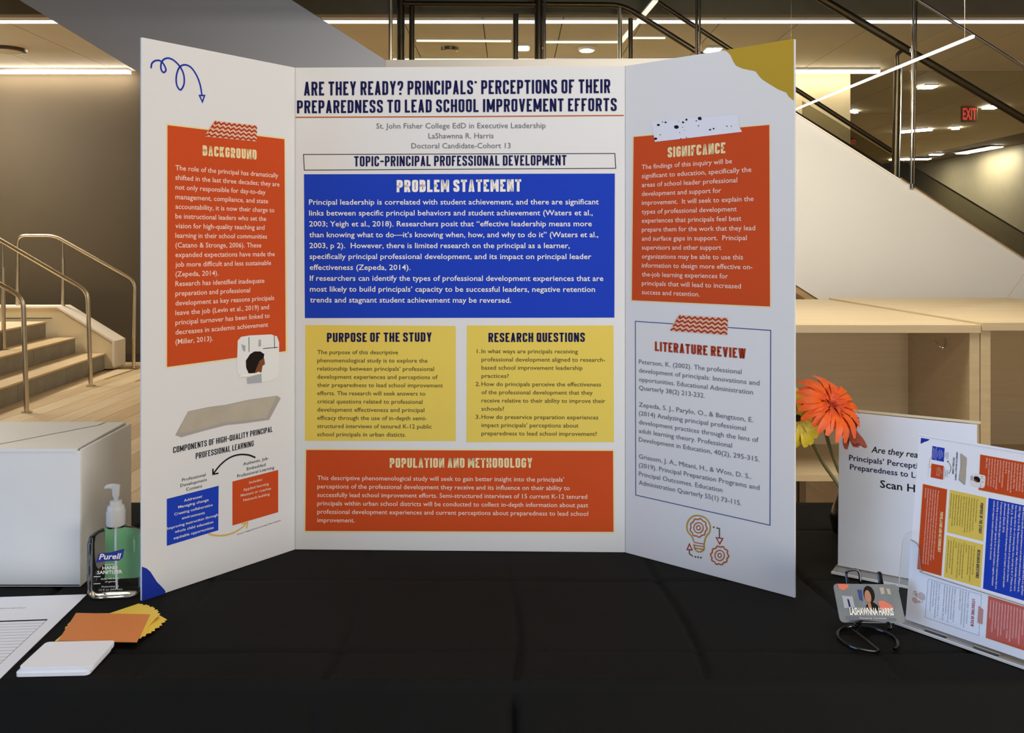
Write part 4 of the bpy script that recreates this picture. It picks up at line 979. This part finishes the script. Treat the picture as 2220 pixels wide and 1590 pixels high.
# --- card on the easel
K0 = at(1817, 1351, cY-.004); KT = at(1808, 1265, cY+.018)
S3 = Pl(K0, (at(1960, 1353, cY-.004)-K0), Vector((0, KT.y-K0.y, KT.z-K0.z)))
kw, kh = (at(1962, 1353, cY-.004)-K0).length, Vector((0, KT.y-K0.y, KT.z-K0.z)).length
nc = thing('name_card', S3.w(kw/2, 0), 'rounded plastic name card with portrait and orange flowers resting on the wire easel', 'name card')
def kp(pts, k, m, name, depth=.0001):
    return obj(name, MB().prism([S3.w(a*kw, b*kh, k) for a, b in pts], S3.n*depth), m, nc)
rc = []
for ccx_, ccy_, a0 in ((.93, .88, 0), (.07, .88, 90), (.09, .12, 180), (.95, .12, 270)):
    for k in range(5): a = math.radians(a0+k*22.5); rc.append((ccx_+.06*math.cos(a), ccy_+.11*math.sin(a)))
kp(rc, -.0012, mat('grey_card_print', '#74797a', .25, var=.10, scale=40), 'card', .0016)
k1 = .0006
def kz(x, y): return ((x-125)/735, (1085-y)/405)      # from the close-up crop
def blob(pts, ink, lay, name='card_print'): kp([kz(*q) for q in pts], k1+lay*.00012, ink, name)
blob([(515+62*math.cos(a*PI/8), 790+88*math.sin(a*PI/8)) for a in range(16)], P['hair'], 0)
blob([(455, 955), (462, 905), (490, 880), (545, 870), (590, 900), (605, 955)], P['hair'], 0)
blob([(497+36*math.cos(a*PI/8), 815+68*math.sin(a*PI/8)) for a in range(16)], mat('warm_face_ink', '#a9714c', .5), 1)
blob([(480, 870), (515, 870), (520, 930), (485, 935)], mat('warm_face_ink', '#a9714c', .5), 1)
blob([(600, 860), (650, 850), (735, 890), (765, 930), (720, 955), (650, 960), (610, 930)], mat('coral_ink', '#d5684c', .4), 1)
blob([(180, 685), (300, 690), (290, 725), (235, 755), (185, 735)], mat('coral_ink', '#d5684c', .4), 1)
blob([(208, 808), (325, 815), (335, 925), (215, 935)], P['mid'], 0)
blob([(262, 840), (280, 845), (290, 920), (270, 925)], P['navy'], 1)
blob([(640, 720), (690, 715), (690, 780), (650, 790)], P['torn'], 0); blob([(715, 725), (755, 730), (760, 790), (725, 785)], P['torn'], 0)
blob([(390, 745), (440, 745), (435, 860), (400, 850)], P['line'], 0)
blob([(220, 1015), (770, 1030), (770, 1060), (220, 1045)], P['grey'], 0)
a, b = kz(268, 1000); a2, _ = kz(752, 1000)
ptext(S3, 'LASHAWNNA HARRIS', a*kw, b*kh, (a2-a)*kw, .17*kh, P['white'], nc, bold=.035, k=k1+.0005)
ptext(S3, 'Doctoral Candidate', kz(370, 1035)[0]*kw, kz(0, 1040)[1]*kh, .4*kw, .035*kh, P['white'], nc, k=k1+.0005)

# --- vase and two gerberas
vs = thing('vase', (.672, 1.63, TZ), 'small black vase with pale rim half hidden behind the notice', 'vase')
obj('vase_body', MB().lathe((.672, 1.63, TZ+.001), [(.022, 0), (.040, .012), (.046, .040), (.036, .072), (.029, .092), (.031, .098)], 28), mat('black_glaze', '#141312', .15), vs, smooth=True)
obj('rim', MB().lathe((.672, 1.63, TZ+.099), [(.0312, 0), (.0335, .004), (.033, .010), (.0295, .012)], 28), mat('cream_glaze', '#e9e2d2', .3), vs, smooth=True)
def petal_mesh(L, W, cup, m, seg=7):
    V = []; Fs = []
    for i in range(seg+1):
        t = i/seg; wv = W*min(1, .42+t*.75)*(1 if t < .85 else .42 if t > .99 else .85)
        z = cup*L*(math.sin(t*PI*.8)*.35-t*t*.25)
        for s_ in (-1, 0, 1): V.append((t*L, s_*wv/2, z+(.0 if s_ else -.0012)))
    for i in range(seg):
        for j in range(2): k = i*3+j; Fs.append((k, k+3, k+4, k+1))
    me = bpy.data.meshes.new('petal'); me.from_pydata(V, [], Fs); me.materials.append(m)
    for p in me.polygons: p.use_smooth = True
    return me
def gerbera(center, n, R, label, mats, mc, stem, extra=()):
    g = thing('gerbera', center, label, 'flower')
    n = Vector(n).normalized(); M0 = n.to_track_quat('Z', 'Y').to_matrix().to_4x4()
    rnd = random.Random(int(center[0]*1000))
    for lay, (cnt, L, tilt, W, m) in enumerate(((24, R, 0, .0150, mats[0]), (20, R*.84, 4, .0135, mats[0]), (16, R*.6, 14, .0095, mats[1]), (14, R*.36, 30, .006, mats[1]))):
        ms = [petal_mesh(L*f, W, 1, m) for f in (.93, 1.0, 1.05)]
        for k in range(cnt):
            o = bpy.data.objects.new('petal', ms[rnd.randrange(3)]); COL.objects.link(o); o.parent = g
            o.matrix_local = M0 @ Matrix.Rotation(2*PI*(k+.5*(lay % 2))/cnt+rnd.uniform(-.06, .06), 4, 'Z') @ Matrix.Translation((.004, 0, lay*.0018)) @ Matrix.Rotation(-math.radians(tilt+rnd.uniform(-5, 5)), 4, 'Y')
    c = Vector(center)
    obj('flower_eye', MB().lathe((0, 0, 0), [(.008, .002), (.009, .006), (.007, .009), (.003, .010)], 16).xf(Matrix.Translation(c) @ M0), mc, g, smooth=True)
    obj('calyx', MB().lathe((0, 0, 0), [(.003, -.014), (.008, -.008), (.010, 0)], 14).xf(Matrix.Translation(c) @ M0), mat('green_stem', '#a8a06e', .5, var=.1), g, smooth=True)
    obj('stem', MB().tube(spline([c-n*.012]+[Vector(p) for p in stem], 8), .0036, 10), mat('green_stem', '#a8a06e', .5, var=.1), g, smooth=True)
    if extra:
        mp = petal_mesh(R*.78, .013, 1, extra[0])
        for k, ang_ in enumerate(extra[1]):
            o = bpy.data.objects.new('petal', mp); COL.objects.link(o); o.parent = g; o['label'] = 'orange petal with shade put into its dark red colour'
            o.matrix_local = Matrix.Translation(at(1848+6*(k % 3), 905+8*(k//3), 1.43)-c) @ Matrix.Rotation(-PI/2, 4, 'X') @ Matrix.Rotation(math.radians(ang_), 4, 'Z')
    return g
MO = mat('orange_petal', '#f2621a', .5, var=.08, scale=60); MO2 = mat('deep_orange_petal', '#e2501a', .5, var=.08, scale=60); MO3 = mat('red_brown_petal', '#8c2c14', .6)
oc_ = at(1796, 884, 1.44)
gerbera(oc_, (.30, -.72, .62), .058, 'orange gerbera leaning in front of the notice', (MO, MO2, MO3), MO3,
        [at(1790, 935, 1.52), at(1806, 990, 1.58), at(1835, 1062, 1.63), (.668, 1.63, TZ+.05)], (mat('shaded_red_petal', '#a34a34', .6), [78, 92, 104, 70, 86, 98, 60, 112]))  # drooping petals, their shade put into a dull red
MY = mat('yellow_petal', '#ffdf3c', .5, var=.08, scale=60); MY2 = mat('pale_yellow_petal', '#ffe860', .5, var=.06, scale=60)
gerbera(at(1726, 905, 1.50), (-.05, -.96, .02), .050, 'yellow gerbera with dark centre half hidden behind the board', (MY, MY2, MY2), mat('dark_eye', '#1c1612', .8),
        [at(1752, 945, 1.56), at(1785, 1005, 1.60), at(1826, 1068, 1.62), (.652, 1.63, TZ+.05)])

# ================================================================ EXIT sign and a reflected one, set in the far hall
def exit_sign(u, v, Y, w_, h_, label):
    p = at(u, v, Y); r_ = thing('exit_sign', (p.x, p.y, p.z), label, 'sign')
    obj('plate', MB().box((p.x-w_/2, Y, p.z-h_/2), (p.x+w_/2, Y+.03, p.z+h_/2)), mat('dull_sign_plate', '#6c5138', .4), r_, bevel=.004)
    obj('hanger', MB().tube([Vector((p.x, Y+.015, p.z+h_/2)), Vector((p.x, Y+.015, CZ))], .008, 8), M_DARKMETAL, r_)
    V, Fs, wd = body('EXIT', .03); s_ = w_*.86/wd
    mb = MB(); mb.v = [Vector((p.x-w_*.43+a*s_, Y-.002, p.z-h_*.34+b*h_*.68)) for a, b in V]; mb.f = Fs
    obj('lettering', mb, mat('exit_red', '#e0483c', .5, emit=.5), r_)
exit_sign(2102, 247, 12.0, .23, .235, 'glowing red exit sign hanging in the hall at upper right')  # stands for a sign reflected in glass, built unmirrored
exit_sign(1848, 308, 15.5, .15, .12, 'tiny red exit sign at the edge of the cream wall')
